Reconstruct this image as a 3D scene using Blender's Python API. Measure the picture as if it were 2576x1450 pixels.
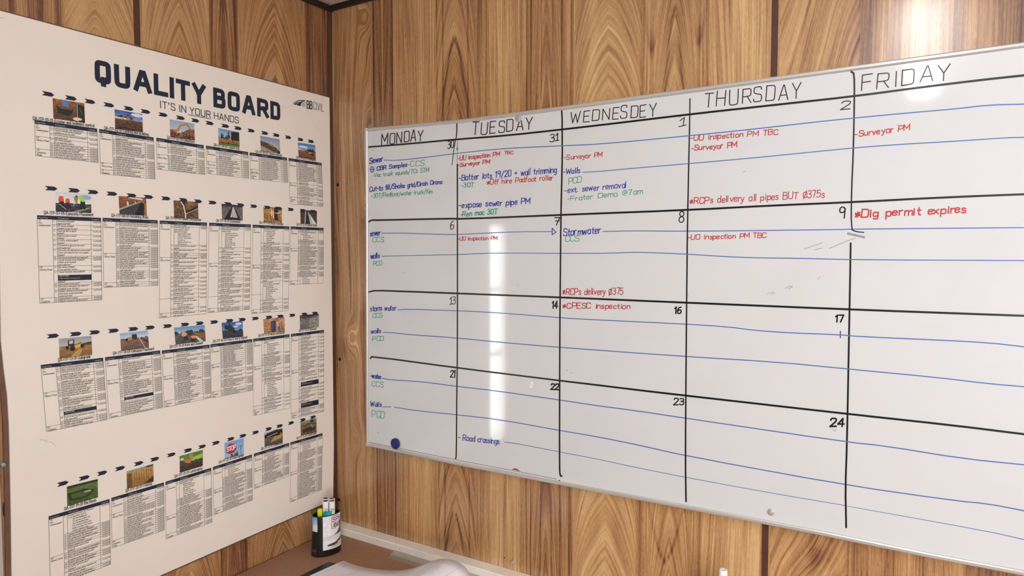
import bpy, math, random
import numpy as np
from mathutils import Matrix, Vector

for o in list(bpy.data.objects): bpy.data.objects.remove(o)
random.seed(5); RNG = np.random.RandomState(7)
SC = bpy.context.scene
COL = SC.collection

# ------------------------------------------------------------------ camera, world, light, exposure
W, H = 2576, 1450
CAM = [1677.71, -0.5478, -0.04811, 0.00014, 1.4798, -1.41228, 1.56]   # focal (px of the photo), yaw, pitch, roll, position
def cam_axes():
    f, ya, pi, ro = CAM[:4]
    fw = np.array([math.cos(pi)*math.sin(ya), math.cos(pi)*math.cos(ya), math.sin(pi)])
    r0 = np.array([math.cos(ya), -math.sin(ya), 0.]); u0 = np.cross(r0, fw)
    return math.cos(ro)*r0+math.sin(ro)*u0, -math.sin(ro)*r0+math.cos(ro)*u0, fw
CR, CU, CF = cam_axes(); CP = np.array(CAM[4:7])
cd = bpy.data.cameras.new('camera'); cam = bpy.data.objects.new('camera', cd); COL.objects.link(cam)
cd.sensor_width = 36; cd.lens = CAM[0]/W*36; cd.clip_start = 0.02
cam.matrix_world = Matrix(((CR[0], CU[0], -CF[0], CP[0]), (CR[1], CU[1], -CF[1], CP[1]), (CR[2], CU[2], -CF[2], CP[2]), (0, 0, 0, 1)))
SC.camera = cam
SC.view_settings.view_transform = 'Standard'; SC.view_settings.look = 'None'
SC.view_settings.gamma = 1; SC.view_settings.use_curve_mapping = False
SC.view_settings.exposure = 1.15
SKY = 11.0; LAMP = 12.0
wd = bpy.data.worlds.new('world'); SC.world = wd; wd.use_nodes = True
bg = wd.node_tree.nodes['Background']; bg.inputs[0].default_value = (0.90, 0.95, 1.0, 1); bg.inputs[1].default_value = SKY
ROOM_X, ROOM_Y, CEIL = 4.4, -3.0, 2.283
def portal(name, loc, rot, sx, sy):
    l = bpy.data.lights.new(name, 'AREA'); l.shape = 'RECTANGLE'; l.size = sx; l.size_y = sy; l.cycles.is_portal = True
    o = bpy.data.objects.new(name, l); COL.objects.link(o); o.location = loc; o.rotation_euler = rot
portal('window_portal', (3.15, ROOM_Y-.02, 1.5), (math.pi/2, 0, 0), 1.5, 0.95)
portal('window_portal', (-.03, -.925, 1.24), (0, -math.pi/2, 0), .9, .12)

# ------------------------------------------------------------------ geometry of the two walls: digitised points -> points on a plane
def rays(px):
    px = np.atleast_2d(np.asarray(px, float))
    return CF + CR*((px[:, :1]-W/2)/CAM[0]) - CU*((px[:, 1:]-H/2)/CAM[0])
def on_axis(px, ax, v):
    d = rays(px); t = (v-CP[ax])/d[:, ax]; return CP + d*t[:, None]
def right(px, y=0.0): return on_axis(px, 1, y)
def left(px, x=0.0): return on_axis(px, 0, x)
def level(px, z): return on_axis(px, 2, z)

# ------------------------------------------------------------------ materials
def lin(c):
    c = np.asarray(c, float)/255.; return np.where(c <= .04045, c/12.92, ((c+.055)/1.055)**2.4)
def srgb(r, g, b): return tuple(lin((r, g, b)))+(1,)
def mat(name, rgb, rough=.5, metal=0., coat=0., coat_rough=.1, spec=.5, vcol=None, trans=0):
    m = bpy.data.materials.new(name); m.use_nodes = True; b = m.node_tree.nodes['Principled BSDF']
    b.inputs['Base Color'].default_value = srgb(*rgb); b.inputs['Roughness'].default_value = rough
    b.inputs['Metallic'].default_value = metal; b.inputs['Coat Weight'].default_value = coat
    b.inputs['Coat Roughness'].default_value = coat_rough; b.inputs['Specular IOR Level'].default_value = spec
    b.inputs['Transmission Weight'].default_value = trans
    if vcol:
        a = m.node_tree.nodes.new('ShaderNodeAttribute'); a.attribute_name = vcol
        m.node_tree.links.new(a.outputs['Color'], b.inputs['Base Color'])
    return m
def speckle(m, amount, scale, c2, detail=3, stretch=None, lo=.45, hi=.75, bump=0):
    nt = m.node_tree; b = nt.nodes['Principled BSDF']; base = tuple(b.inputs['Base Color'].default_value)
    tc = nt.nodes.new('ShaderNodeTexCoord'); mp = nt.nodes.new('ShaderNodeMapping'); n = nt.nodes.new('ShaderNodeTexNoise')
    if stretch: mp.inputs['Scale'].default_value = stretch
    n.inputs['Scale'].default_value = scale; n.inputs['Detail'].default_value = detail
    r = nt.nodes.new('ShaderNodeMapRange'); r.inputs[1].default_value = lo; r.inputs[2].default_value = hi; r.inputs[4].default_value = amount
    x = nt.nodes.new('ShaderNodeMix'); x.data_type = 'RGBA'; x.inputs[6].default_value = base; x.inputs[7].default_value = srgb(*c2)
    L = nt.links.new; L(tc.outputs['Object'], mp.inputs[0]); L(mp.outputs[0], n.inputs[0]); L(n.outputs[0], r.inputs[0]); L(r.outputs[0], x.inputs[0]); L(x.outputs[2], b.inputs['Base Color'])
    if bump:
        bp = nt.nodes.new('ShaderNodeBump'); bp.inputs['Strength'].default_value = bump; bp.inputs['Distance'].default_value = .001
        L(n.outputs[0], bp.inputs['Height']); L(bp.outputs[0], b.inputs['Normal'])
    return m
M = {}
M['board'] = speckle(mat('whiteboard_enamel', (215, 217, 217), .5, coat=1, coat_rough=.065, spec=.2), .35, 5, (205, 205, 206), 4, lo=.5, hi=.8)
M['board'].node_tree.nodes['Principled BSDF'].inputs['Coat IOR'].default_value = 1.68
M['alu'] = mat('aluminium', (208, 207, 202), .36, metal=.45)
M['black'] = mat('black_marker_ink', (14, 14, 18), .35)
M['blackthin'] = mat('thin_black_ink', (38, 34, 36), .4)
M['faint'] = mat('faded_ink', (150, 150, 152), .4)
M['white'] = mat('white_ink', (250, 250, 250), .4)
M['blue'] = mat('blue_marker_ink', (16, 44, 148), .4)
M['blueline'] = mat('blue_line_ink', (78, 108, 176), .4)
M['green'] = mat('green_marker_ink', (26, 150, 124), .4)
M['red'] = mat('red_marker_ink', (184, 44, 36), .4)
M['magnet'] = speckle(mat('blue_magnet_plastic', (30, 32, 110), .45), .4, 300, (40, 44, 130))
M['chip'] = mat('bare_board_core', (120, 88, 46), .8)
M['bolt'] = mat('zinc', (205, 202, 196), .35, metal=.5)
M['poster'] = speckle(mat('printed_board_white', (238, 230, 219), .55, spec=.35), .5, 3.2, (229, 221, 210), 4)
M['backing'] = speckle(mat('brown_hardboard', (112, 82, 66), .6), .6, 60, (88, 62, 50))
M['navy'] = mat('navy_print', (20, 34, 56), .5)
M['ink'] = mat('black_print', (46, 44, 48), .55)
M['smudge'] = mat('grey_smudge', (178, 170, 164), .6)
M['photo'] = mat('photo_print', (255, 255, 255), .5, vcol='col')
M['strip'] = speckle(mat('dark_brown_strip', (84, 52, 39), .4), .5, 30, (68, 40, 30))
M['dark'] = mat('dark_trim', (40, 26, 22), .5)
M['ceiling'] = speckle(mat('ceiling_paint', (222, 212, 206), .7), .3, 8, (210, 198, 190))
M['floor'] = speckle(mat('floor_vinyl', (120, 112, 104), .5), .5, 30, (98, 92, 86))
M['paint'] = speckle(mat('cream_enamel', (244, 238, 227), .4), .35, 9, (218, 210, 198))
M['desk'] = speckle(mat('brown_hardboard_top', (162, 121, 93), .55), .55, 160, (138, 100, 74), 4, lo=.4, hi=.7)
M['screw'] = mat('black_screw', (40, 32, 26), .4, metal=.5)
M['clear'] = mat('clear_plastic', (235, 240, 245), .08, trans=.8)
M['page'] = speckle(mat('page_paper', (236, 232, 236), .6), .3, 14, (224, 218, 224))
M['cover'] = mat('black_cover', (26, 25, 27), .4)
M['penwhite'] = mat('white_plastic', (240, 238, 236), .3)
M['penblack'] = mat('black_plastic', (18, 18, 20), .35)
M['yellow'] = mat('yellow_plastic', (214, 226, 30), .4)
M['teal'] = mat('teal_plastic', (16, 150, 156), .35)
M['ruler'] = mat('brushed_ruler', (186, 182, 174), .3, metal=.6)
M['capblue'] = mat('cap_blue', (34, 44, 120), .4); M['capgreen'] = mat('cap_green', (20, 110, 80), .4)
M['capblack'] = mat('cap_black', (22, 22, 34), .4); M['capred'] = mat('cap_red', (150, 40, 48), .4)
M['wrap'] = mat('wrap_print', (255, 255, 255), .35, vcol='col')
M['wrapred'] = mat('wrap_red', (150, 20, 40), .4)
M['tube'] = None
def emis(name, rgb, s):
    m = mat(name, rgb, .5); b = m.node_tree.nodes['Principled BSDF']; b.inputs['Emission Color'].default_value = srgb(*rgb); b.inputs['Emission Strength'].default_value = s; return m
M['tube'] = emis('lamp_diffuser', (243, 246, 250), LAMP)
M['glass'] = mat('window_glass', (255, 255, 255), .0, trans=1)

def wood():
    m = bpy.data.materials.new('teak_print_panel'); m.use_nodes = True; nt = m.node_tree; b = nt.nodes['Principled BSDF']; L = nt.links.new
    def N(t, **k):
        n = nt.nodes.new(t)
        for a, v in k.items(): setattr(n, a, v)
        return n
    def math_(op, a, c=None, c2=None):
        n = N('ShaderNodeMath', operation=op)
        for i, v in enumerate((a, c, c2)):
            if v is None: continue
            if isinstance(v, (int, float)): n.inputs[i].default_value = v
            else: L(v, n.inputs[i])
        return n.outputs[0]
    ph = N('ShaderNodeAttribute', attribute_name='phase').outputs['Fac']
    tone = N('ShaderNodeAttribute', attribute_name='tone').outputs['Fac']
    uu = N('ShaderNodeAttribute', attribute_name='along').outputs['Fac']
    tc = N('ShaderNodeTexCoord'); sp = N('ShaderNodeSeparateXYZ'); L(tc.outputs['Object'], sp.inputs[0]); z = sp.outputs[2]
    def noise(a, ka, c, kc, det, rough=.55, off=0.):
        v = N('ShaderNodeCombineXYZ'); L(math_('MULTIPLY', a, ka), v.inputs[0]); L(math_('MULTIPLY', c, kc), v.inputs[1]); v.inputs[2].default_value = off
        n = N('ShaderNodeTexNoise'); n.inputs['Scale'].default_value = 1; n.inputs['Detail'].default_value = det; n.inputs['Roughness'].default_value = rough
        L(v.outputs[0], n.inputs[0]); return n.outputs[0]
    n1 = noise(ph, 62, z, 1.2, 2.5)
    n2 = noise(ph, 250, z, 5, 2, off=3)
    n3 = noise(uu, 900, z, 75, 2, .6, off=7)
    n4 = noise(ph, 130, z, 1.6, 1.5, off=11)
    vein = math_('SUBTRACT', 1, math_('MULTIPLY', math_('ABSOLUTE', math_('SUBTRACT', n4, .5)), 22)); vein = math_('MAXIMUM', vein, 0)
    contrast = math_('ADD', .8, math_('MULTIPLY', tone, .65))
    s = math_('MULTIPLY', math_('SUBTRACT', n1, .5), .8)
    s = math_('ADD', s, math_('MULTIPLY', math_('SUBTRACT', n2, .5), .7))
    s = math_('ADD', s, math_('MULTIPLY', vein, .2))
    s = math_('MULTIPLY', s, contrast)
    s = math_('ADD', s, math_('MULTIPLY', math_('SUBTRACT', n3, .5), .55))
    s = math_('ADD', s, tone)
    r = N('ShaderNodeValToRGB'); L(s, r.inputs[0]); e = r.color_ramp.elements
    stops = [(0.0, (218, 184, 132)), (.22, (199, 157, 106)), (.48, (166, 121, 77)), (.74, (126, 82, 53)), (.97, (84, 48, 31)), (1, (70, 38, 26))]
    e[0].position = 0; e[0].color = srgb(*stops[0][1]); e[1].position = 1; e[1].color = srgb(*stops[-1][1])
    for p_, c in stops[1:-1]: q = e.new(p_); q.color = srgb(*c)
    L(r.outputs[0], b.inputs['Base Color']); b.inputs['Roughness'].default_value = .5; b.inputs['Specular IOR Level'].default_value = .3; b.inputs['Coat Weight'].default_value = 1; b.inputs['Coat Roughness'].default_value = .21; b.inputs['Coat IOR'].default_value = 1.7
    bp = N('ShaderNodeBump'); bp.inputs['Strength'].default_value = .12; bp.inputs['Distance'].default_value = .0006; L(n3, bp.inputs['Height']); L(bp.outputs[0], b.inputs['Normal'])
    return m
M['wood'] = wood()

# ------------------------------------------------------------------ object helpers
def empty(name, loc=(0, 0, 0), label=None, cat=None, group=None):
    o = bpy.data.objects.new(name, None); COL.objects.link(o); o.location = loc; o.empty_display_size = .05
    tag(o, label, cat, group); return o
def tag(o, label=None, cat=None, group=None, kind=None):
    if label: o['label'] = label
    if cat: o['category'] = cat
    if group: o['group'] = group
    if kind: o['kind'] = kind
    return o
def mesh(name, V, F, material, parent=None, smooth=False, mats=None, midx=None, kind=None):
    """V in world coordinates; stored relative to the parent's (translated) origin"""
    me = bpy.data.meshes.new(name); V = np.asarray(V, float)
    org = np.array(parent.matrix_basis.translation) if parent is not None else np.zeros(3)
    if parent is not None and parent.parent is not None: org = org + np.array(parent.parent.matrix_basis.translation)
    me.from_pydata([tuple(v) for v in (V-org)], [], F if isinstance(F, list) else F.tolist())
    for m_ in (mats or [material]): me.materials.append(m_)
    if midx is not None: me.polygons.foreach_set('material_index', list(midx))
    if smooth: me.polygons.foreach_set('use_smooth', [True]*len(me.polygons))
    me.update()
    o = bpy.data.objects.new(name, me); COL.objects.link(o)
    if parent is not None: o.parent = parent
    if kind: o['kind'] = kind
    return o
class B:
    def __init__(s): s.V = []; s.F = []
    def add(s, V, F):
        n = len(s.V); s.V += [tuple(v) for v in V]; s.F += [tuple(i+n for i in f) for f in F]; return s
    def box(s, a, b, bev=0):
        (x0, y0, z0), (x1, y1, z1) = a, b
        if not bev:
            V = [(x, y, z) for z in (z0, z1) for x, y in ((x0, y0), (x1, y0), (x1, y1), (x0, y1))]
            return s.add(V, [(3, 2, 1, 0), (4, 5, 6, 7), (0, 1, 5, 4), (1, 2, 6, 5), (2, 3, 7, 6), (3, 0, 4, 7)])
        def ring(i, z): return [(x0+i, y0+i, z), (x1-i, y0+i, z), (x1-i, y1-i, z), (x0+i, y1-i, z)]
        V = ring(bev, z0)+ring(0, z0+bev)+ring(0, z1-bev)+ring(bev, z1)
        F = [(3, 2, 1, 0), (12, 13, 14, 15)]
        for k in range(3):
            for i in range(4): j = (i+1) % 4; F.append((4*k+i, 4*k+j, 4*k+4+j, 4*k+4+i))
        return s.add(V, F)
    def lathe(s, prof, c, n=32, axis=None, sx=1, sy=1, rot=0, caps=(True, True)):
        """prof: (radius, height) list; axis: (ex, ey, ez) frame"""
        ex, ey, ez = axis or (np.array((1., 0, 0)), np.array((0, 1., 0)), np.array((0, 0, 1.)))
        c = np.array(c, float); V = []; F = []
        for r, h in prof:
            for i in range(n):
                a = 2*math.pi*i/n; X = r*math.cos(a)*sx; Y = r*math.sin(a)*sy
                V.append(c+ex*(X*math.cos(rot)-Y*math.sin(rot))+ey*(X*math.sin(rot)+Y*math.cos(rot))+ez*h)
        for k in range(len(prof)-1):
            for i in range(n): j = (i+1) % n; F.append((k*n+i, k*n+j, k*n+n+j, k*n+n+i))
        if caps[0]: F.append(tuple(range(n))[::-1])
        if caps[1]: F.append(tuple((len(prof)-1)*n+i for i in range(n)))
        return s.add(V, F)
    def prism(s, poly, d):
        """closed polygon (3d points) extruded by the vector d"""
        n = len(poly); P = [np.array(q, float) for q in poly]; Q = [q+np.array(d, float) for q in P]
        return s.add(P+Q, [tuple(range(n)), tuple(range(2*n-1, n-1, -1))]+[(i, i+n, (i+1) % n+n, (i+1) % n) for i in range(n)])
    def build(s, name, m, parent=None, smooth=False, kind=None): return mesh(name, s.V, s.F, M[m] if isinstance(m, str) else m, parent, smooth, kind=kind)
AX_R = (np.array((1., 0, 0)), np.array((0, 0, 1.)), np.array((0, -1., 0)))   # things sticking out of the right wall
AX_L = (np.array((0, 1., 0)), np.array((0, 0, 1.)), np.array((1., 0, 0)))    # things sticking out of the left wall

# ------------------------------------------------------------------ strokes and a single-line alphabet
def chaikin(P, it=2):
    P = np.asarray(P, float)
    for _ in range(it):
        Q = [P[0]]
        for a, b in zip(P[:-1], P[1:]): Q += [a*.75+b*.25, a*.25+b*.75]
        Q.append(P[-1]); P = np.array(Q)
    return P
def ribbon(P, w, ext=.5):
    """flat band along P, cut into separate bands at sharp corners"""
    P = np.asarray(P, float); w = np.broadcast_to(np.asarray(w, float), (len(P),))
    d = np.diff(P, axis=0); L = np.hypot(d[:, 0], d[:, 1])+1e-12; c = (d[1:]*d[:-1]).sum(1)/(L[1:]*L[:-1])
    cut = [0]+[i+1 for i in range(len(c)) if c[i] < -.15]+[len(P)-1]
    if len(cut) == 2: return band(P, w, ext)
    V = []; F = []; n = 0
    for a, b in zip(cut[:-1], cut[1:]):
        v, f = band(P[a:b+1], w[a:b+1], ext)
        if len(v): V.append(v); F += [tuple(i+n for i in q) for q in f]; n += len(v)
    return (np.concatenate(V), F) if V else (np.zeros((0, 2)), [])
def band(P, w, ext=.5):
    P = np.asarray(P, float)
    keep = [0]+[i for i in range(1, len(P)) if np.hypot(*(P[i]-P[i-1])) > 1e-9]; P = P[keep]; w = np.asarray(w)[keep]
    if len(P) < 2: return np.zeros((0, 2)), []
    w = np.broadcast_to(np.asarray(w, float), (len(P),))/2
    d = np.diff(P, axis=0); d /= np.hypot(d[:, 0], d[:, 1])[:, None]
    P = P.copy(); P[0] -= d[0]*w[0]*2*ext; P[-1] += d[-1]*w[-1]*2*ext
    n = np.stack([-d[:, 1], d[:, 0]], 1); N = np.zeros_like(P)
    N[0] = n[0]; N[-1] = n[-1]
    for i in range(1, len(P)-1):
        m = n[i-1]+n[i]; L2 = m@m
        N[i] = m*2/L2 if L2 > 1.2 else (m/math.sqrt(L2+1e-9)*1.35)
    V = np.empty((2*len(P), 2)); V[0::2] = P+N*w[:, None]; V[1::2] = P-N*w[:, None]
    return V, [(2*i, 2*i+1, 2*i+3, 2*i+2) for i in range(len(P)-1)]
G = {}
def G_(ch, w, s):
    st = []
    for part in s.split(';'):
        sm = part.startswith('~'); part = part.lstrip('~')
        st.append((sm, np.array([[float(t) for t in q.split(',')] for q in part.split()])))
    G[ch] = (w, st)
for line in '''A 6 0,0 2.75,10 3.25,10 6,0;1,3.2 5,3.2
B 5.6 0,0 0,10;~0,10 3,10 5,9.7 5.2,7.5 5,5.5 3,5.3 0,5.3;~0,5.3 3.4,5.3 5.5,5 5.6,2.7 5.4,.2 3.2,0 0,0
C 5.4 ~5.3,8 5,9.8 2.7,10.2 .2,9.8 0,7 0,3 .2,.2 2.7,-.2 5.1,.2 5.4,2
D 5.7 0,0 0,10;~0,10 2.8,10 5.5,9.8 5.7,7 5.7,3 5.5,.2 2.8,0 0,0
E 4.8 4.8,10 0,10 0,0 4.8,0;0,5.2 4,5.2
F 4.6 4.7,10 0,10 0,0;0,5.1 4,5.1
G 5.6 ~5.4,8 5,9.8 2.7,10.2 .2,9.8 0,7 0,3 .2,.2 2.7,-.2 5.4,.2 5.6,2.4;5.6,2.4 5.6,4.8 3.2,4.8
H 5.6 0,0 0,10;5.6,0 5.6,10;0,5.1 5.6,5.1
I 1 .5,0 .5,10
J 4 ~4,10 4,3 3.8,.2 2,0 .2,.2 0,2.4
K 5.4 0,0 0,10;5.2,10 0,4.4;1.6,6 5.4,0
L 4.6 0,10 0,0 4.6,0
M 7 0,0 0,10 3.5,3 7,10 7,0
N 5.7 0,0 0,10 5.7,0 5.7,10
O 5.7 ~2.85,10 5.4,10 5.7,8 5.7,2 5.4,0 .3,0 0,2 0,8 .3,10 2.85,10
P 5.5 0,0 0,10;~0,10 3,10 5.3,9.8 5.5,7 5.3,4.5 3,4.2 0,4.2
Q 5.7 ~2.85,10 5.4,10 5.7,8 5.7,2 5.4,0 .3,0 0,2 0,8 .3,10 2.85,10;3,-1.6 3,1
R 5.6 0,0 0,10;~0,10 3,10 5.2,9.8 5.4,7.2 5.2,5 3,4.6 0,4.6;3,4.6 5.6,0
S 5.3 ~5,8.2 4.8,10 2.7,10.1 .3,10 .1,7.6 .5,5.8 2.6,5.2 5,4.5 5.3,2.4 5,0 2.7,-.1 .2,0 0,1.9
T 5.4 0,10 5.4,10;2.7,10 2.7,0
U 5.6 ~0,10 0,2.5 .3,0 2.8,-.2 5.3,0 5.6,2.5 5.6,10
V 5.8 0,10 2.9,0 5.8,10
W 8 0,10 2,0 4,8 6,0 8,10
X 5.4 0,0 5.4,10;0,10 5.4,0
Y 5.6 0,10 2.8,4.7 2.8,0;2.8,4.7 5.6,10
Z 5 0,10 5,10 0,0 5,0
a 4.2 ~4,5.4 2.5,6.3 .4,5.8 0,3 .5,.2 2.2,-.1 4,1.4;4.1,6 4.1,0
b 4.2 0,10 0,0;~0,4.6 2.2,6.2 4,5.8 4.2,3 4,.2 2,-.2 0,1
c 3.6 ~3.6,5.2 2.2,6.2 .3,5.8 0,3 .3,.2 2.2,-.2 3.6,.9
d 4.2 4.2,10 4.2,0;~4.2,5 2.2,6.2 .3,5.8 0,3 .3,.2 2,-.2 4.2,1
e 3.9 ~0,3.2 3.9,3.4 3.7,5.9 2,6.3 .2,5.8 0,3 .3,.1 2.2,-.2 3.7,.9
f 3 ~3,9.8 1.6,10.2 1.1,8.6 1.1,0;0,6 2.8,6
g 4.2 ~4.1,5.2 2.2,6.3 .3,5.8 0,3.2 .3,.6 2.2,.2 4.1,1.6;~4.2,6 4.2,-1.5 3.6,-3.4 1.6,-3.4 .4,-2.6
h 4.1 0,10 0,0;~0,4.4 1.8,6.2 3.8,6 4.1,4 4.1,0
i .8 .4,6 .4,0;.4,8 .4,8.6
j 1.8 ~1.6,6 1.6,-2.4 1.2,-3.4 0,-3.2;1.6,8 1.6,8.6
k 3.9 0,10 0,0;3.6,6 0,2.6;1.2,3.6 3.9,0
l .8 .4,10 .4,0
m 6.4 0,6 0,0;~0,4.6 1.5,6.3 3,6 3.2,4 3.2,0;~3.2,4.6 4.8,6.3 6.2,6 6.4,4 6.4,0
n 4.1 0,6 0,0;~0,4.4 1.8,6.2 3.8,6 4.1,4 4.1,0
o 4.2 ~2.1,6.2 4,6.1 4.2,3 4,0 2.1,-.1 .2,0 0,3 .2,6.1 2.1,6.2
p 4.2 0,6 0,-3.4;~0,4.6 2.2,6.3 4,5.8 4.2,3 4,.2 2,-.2 0,1
q 4.2 4.2,6 4.2,-3.4;~4.2,5 2.2,6.2 .3,5.8 0,3 .3,.2 2,-.2 4.2,1
r 2.7 0,6 0,0;~0,4 1,5.8 2.7,6.1
s 3.5 ~3.4,5.2 2.6,6.2 .4,6.1 .2,4 1.6,3.2 3.4,2.6 3.4,.2 1.6,-.2 0,.7
t 2.8 ~1.1,9 1.1,1.6 1.4,.1 2.8,.2;0,6 2.7,6
u 4.1 ~0,6 0,1.4 .5,-.1 2.4,-.2 4.1,1.6;4.1,6 4.1,0
v 4 0,6 2,0 4,6
w 6 0,6 1.5,0 3,5.4 4.5,0 6,6
x 3.8 0,6 3.8,0;0,0 3.8,6
y 4 0,6 2.1,.4;~4,6 1.6,-2.6 .9,-3.4 0,-3.2
z 3.6 0,6 3.6,6 0,0 3.6,0
0 4.8 ~2.4,10 4.6,9.8 4.8,5 4.6,.2 2.4,0 .2,.2 0,5 .2,9.8 2.4,10
1 2.2 0,7.8 1.6,10 1.6,0
2 4.8 ~.2,8 .6,10 2.6,10.2 4.8,9.6 4.6,6.4 2.6,3.6 0,0;0,0 4.9,0
3 4.6 ~.2,9.4 2,10.4 4.3,9.6 4.2,6.2 1.6,5.4;~1.6,5.4 4.6,5.2 4.8,1.2 3,-.3 1.2,-.1 0,1
4 4.8 3.6,0 3.6,10 0,3 4.9,3
5 4.6 4.5,10 .5,10 .3,5.6;~.3,5.6 2.6,6.6 4.6,5.6 4.7,1.2 2.6,-.3 .8,0 0,1
6 4.6 ~4,9.8 1.4,9 0,5.6 0,1.4 1,-.2 3.4,-.2 4.7,1.6 4.6,4.6 3,5.6 1,5 .1,3
7 4.6 0,10 4.6,10 2,0
8 4.6 ~2.3,5.4 .4,6.4 .3,9.4 2.3,10.4 4.3,9.4 4.2,6.4 2.3,5.4 .1,4.4 0,.8 2.3,-.4 4.6,.8 4.5,4.4 2.3,5.4
9 4.6 ~4.4,7.6 3.8,9.8 1.6,10.2 .1,8.8 .1,5.8 1.6,4.8 3.6,5.4 4.5,7.6;4.5,8.6 4.2,0
- 3 .2,4 2.8,4
/ 4 0,-2 4,10.6
+ 3.6 1.8,2.4 1.8,6;0,4.2 3.6,4.2
* 4 .4,1 3.6,6.6;.2,5.6 3.9,2;2,7.2 2,.8;.2,3.9 3.9,3.9
. .8 .3,0 .5,.6
, .8 .5,.8 .2,-1
? 4 ~.1,8.4 1,10.2 3.6,10 3.8,7 2,5.6 2,3;2,0 2,.7
@ 7 ~5,3.4 3.4,2.6 2.2,4 3,6.4 4.8,6.2 5,3.4 6.4,3 6.8,5.6 5,9 1.8,8.8 0,5 1,.8 4.4,-.2
& 5.6 ~5.6,4 3.6,0 .6,0 0,2.6 3.8,7.6 3.6,9.8 1.4,9.8 1.4,7.6 5.6,0
' 1 .5,10 .4,7.6'''.split('\n'):
    ch, w, s = line.split(' ', 2); G_(ch, float(w), s)
G_('\u00d8', 5, '~2.4,8 4.6,7.8 4.8,4 4.6,.2 2.4,0 .2,.2 0,4 .2,7.8 2.4,8;.6,-2 4.4,10')
G_('|1', 3.6, '.2,7.4 2.2,10 2.2,0;0,0 3.6,.2')       # one with a foot
G_('|7', 4.8, '0,10 4.6,10 2,-1;1,5 4.4,5')

class Ink:
    """collects flat strokes in a 2-D frame; built through a map to the surface. Each stroke lies a hair above the last, as ink does"""
    def __init__(s): s.V = []; s.F = []; s.n = 0; s.lv = []; s.c = 0
    def add(s, V, F):
        if len(V) == 0: return
        s.V.append(V); s.F += [tuple(i+s.n for i in f) for f in F]; s.n += len(V); s.lv.append(s.c*6e-6+np.linspace(0, 5e-6, len(V))); s.c = (s.c+1) % 17
    def line(s, P, w, ext=.5, sm=0):
        P = np.asarray(P, float)
        if sm:
            ww = np.broadcast_to(np.asarray(w, float), (len(P),)); Q = chaikin(np.column_stack([P, ww]), sm); P = Q[:, :2]; w = Q[:, 2]
        V, F = ribbon(P, w, ext); s.add(V, F); return s
    def poly(s, P): s.add(np.asarray(P, float), [tuple(range(len(P)))]); return s
    def build(s, name, m, parent, f, label=None):
        V = np.array(f(np.concatenate(s.V))); root = parent
        while root.parent is not None: root = root.parent
        if root.name == 'printed_board': V[:, 0] += np.concatenate(s.lv)
        if root.name == 'whiteboard': V[:, 1] -= np.concatenate(s.lv)
        o = mesh(name, V, s.F, M[m], parent)
        if label: o['label'] = label
        return o
def layout(text, gap, space):
    x = 0; out = []
    i = 0
    while i < len(text):
        ch = text[i]
        if ch == '|': ch = text[i:i+2]; i += 1
        i += 1
        if ch == ' ': x += space; continue
        if ch not in G: continue
        out.append((ch, x)); x += G[ch][0]+gap
    return out, max(x-gap, .1)
def write(ink, text, p0, p1, h0, h1, w, jit=0., slant=0., gap=1.7, space=4., up=(0, -1), sm=2, ext=.5):
    """baseline from p0 to p1, cap height h0..h1"""
    L, T = layout(text, gap, space); p0 = np.array(p0, float); p1 = np.array(p1, float); up = np.array(up, float)
    for ch, x in L:
        dx, dy = (random.uniform(-jit, jit), random.uniform(-jit, jit)); sc = 1+random.uniform(-jit, jit)*.12; ro = random.uniform(-jit, jit)*.09
        for smo, P in G[ch][1]:
            Q = chaikin(P, sm) if smo and sm else P
            gx = Q[:, 0]*math.cos(ro)-Q[:, 1]*math.sin(ro)*.6; gy = Q[:, 0]*math.sin(ro)+Q[:, 1]*math.cos(ro)
            t = (x+gx+slant*gy+dx)/T; hh = (h0+(h1-h0)*t)/10*sc
            R = p0+(p1-p0)*t[:, None]+up*((gy+dy)*hh)[:, None]
            ink.line(R, w, ext)
    return ink
_cache = {}
def glyph_rib(ch, w):
    k = (ch, w)
    if k not in _cache:
        Vs = []; Fs = []; n = 0
        for smo, P in G[ch][1]:
            V, F = ribbon(P, w, .3); Vs.append(V); Fs += [tuple(i+n for i in f) for f in F]; n += len(V)
        _cache[k] = (np.concatenate(Vs), Fs)
    return _cache[k]
def small(ink, text, o, ex, ey, w):
    """printed text, cached glyphs; ex, ey: size of a glyph unit along and up"""
    L, T = layout(text, 1.5, 3.2); o = np.array(o, float)
    for ch, x in L:
        V, F = glyph_rib(ch, w); ink.add(o+np.outer(V[:, 0]+x, ex)+np.outer(V[:, 1], ey), F)
    return T

# ------------------------------------------------------------------ value noise
def vnoise(x, y, seed):
    T = np.random.RandomState(seed).rand(64, 64); xi = np.floor(x).astype(int); yi = np.floor(y).astype(int); fx = x-xi; fy = y-yi
    fx = fx*fx*(3-2*fx); fy = fy*fy*(3-2*fy); g = lambda a, b: T[a % 64, b % 64]
    return (g(xi, yi)*(1-fx)+g(xi+1, yi)*fx)*(1-fy)+(g(xi, yi+1)*(1-fx)+g(xi+1, yi+1)*fx)*fy-.5

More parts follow.
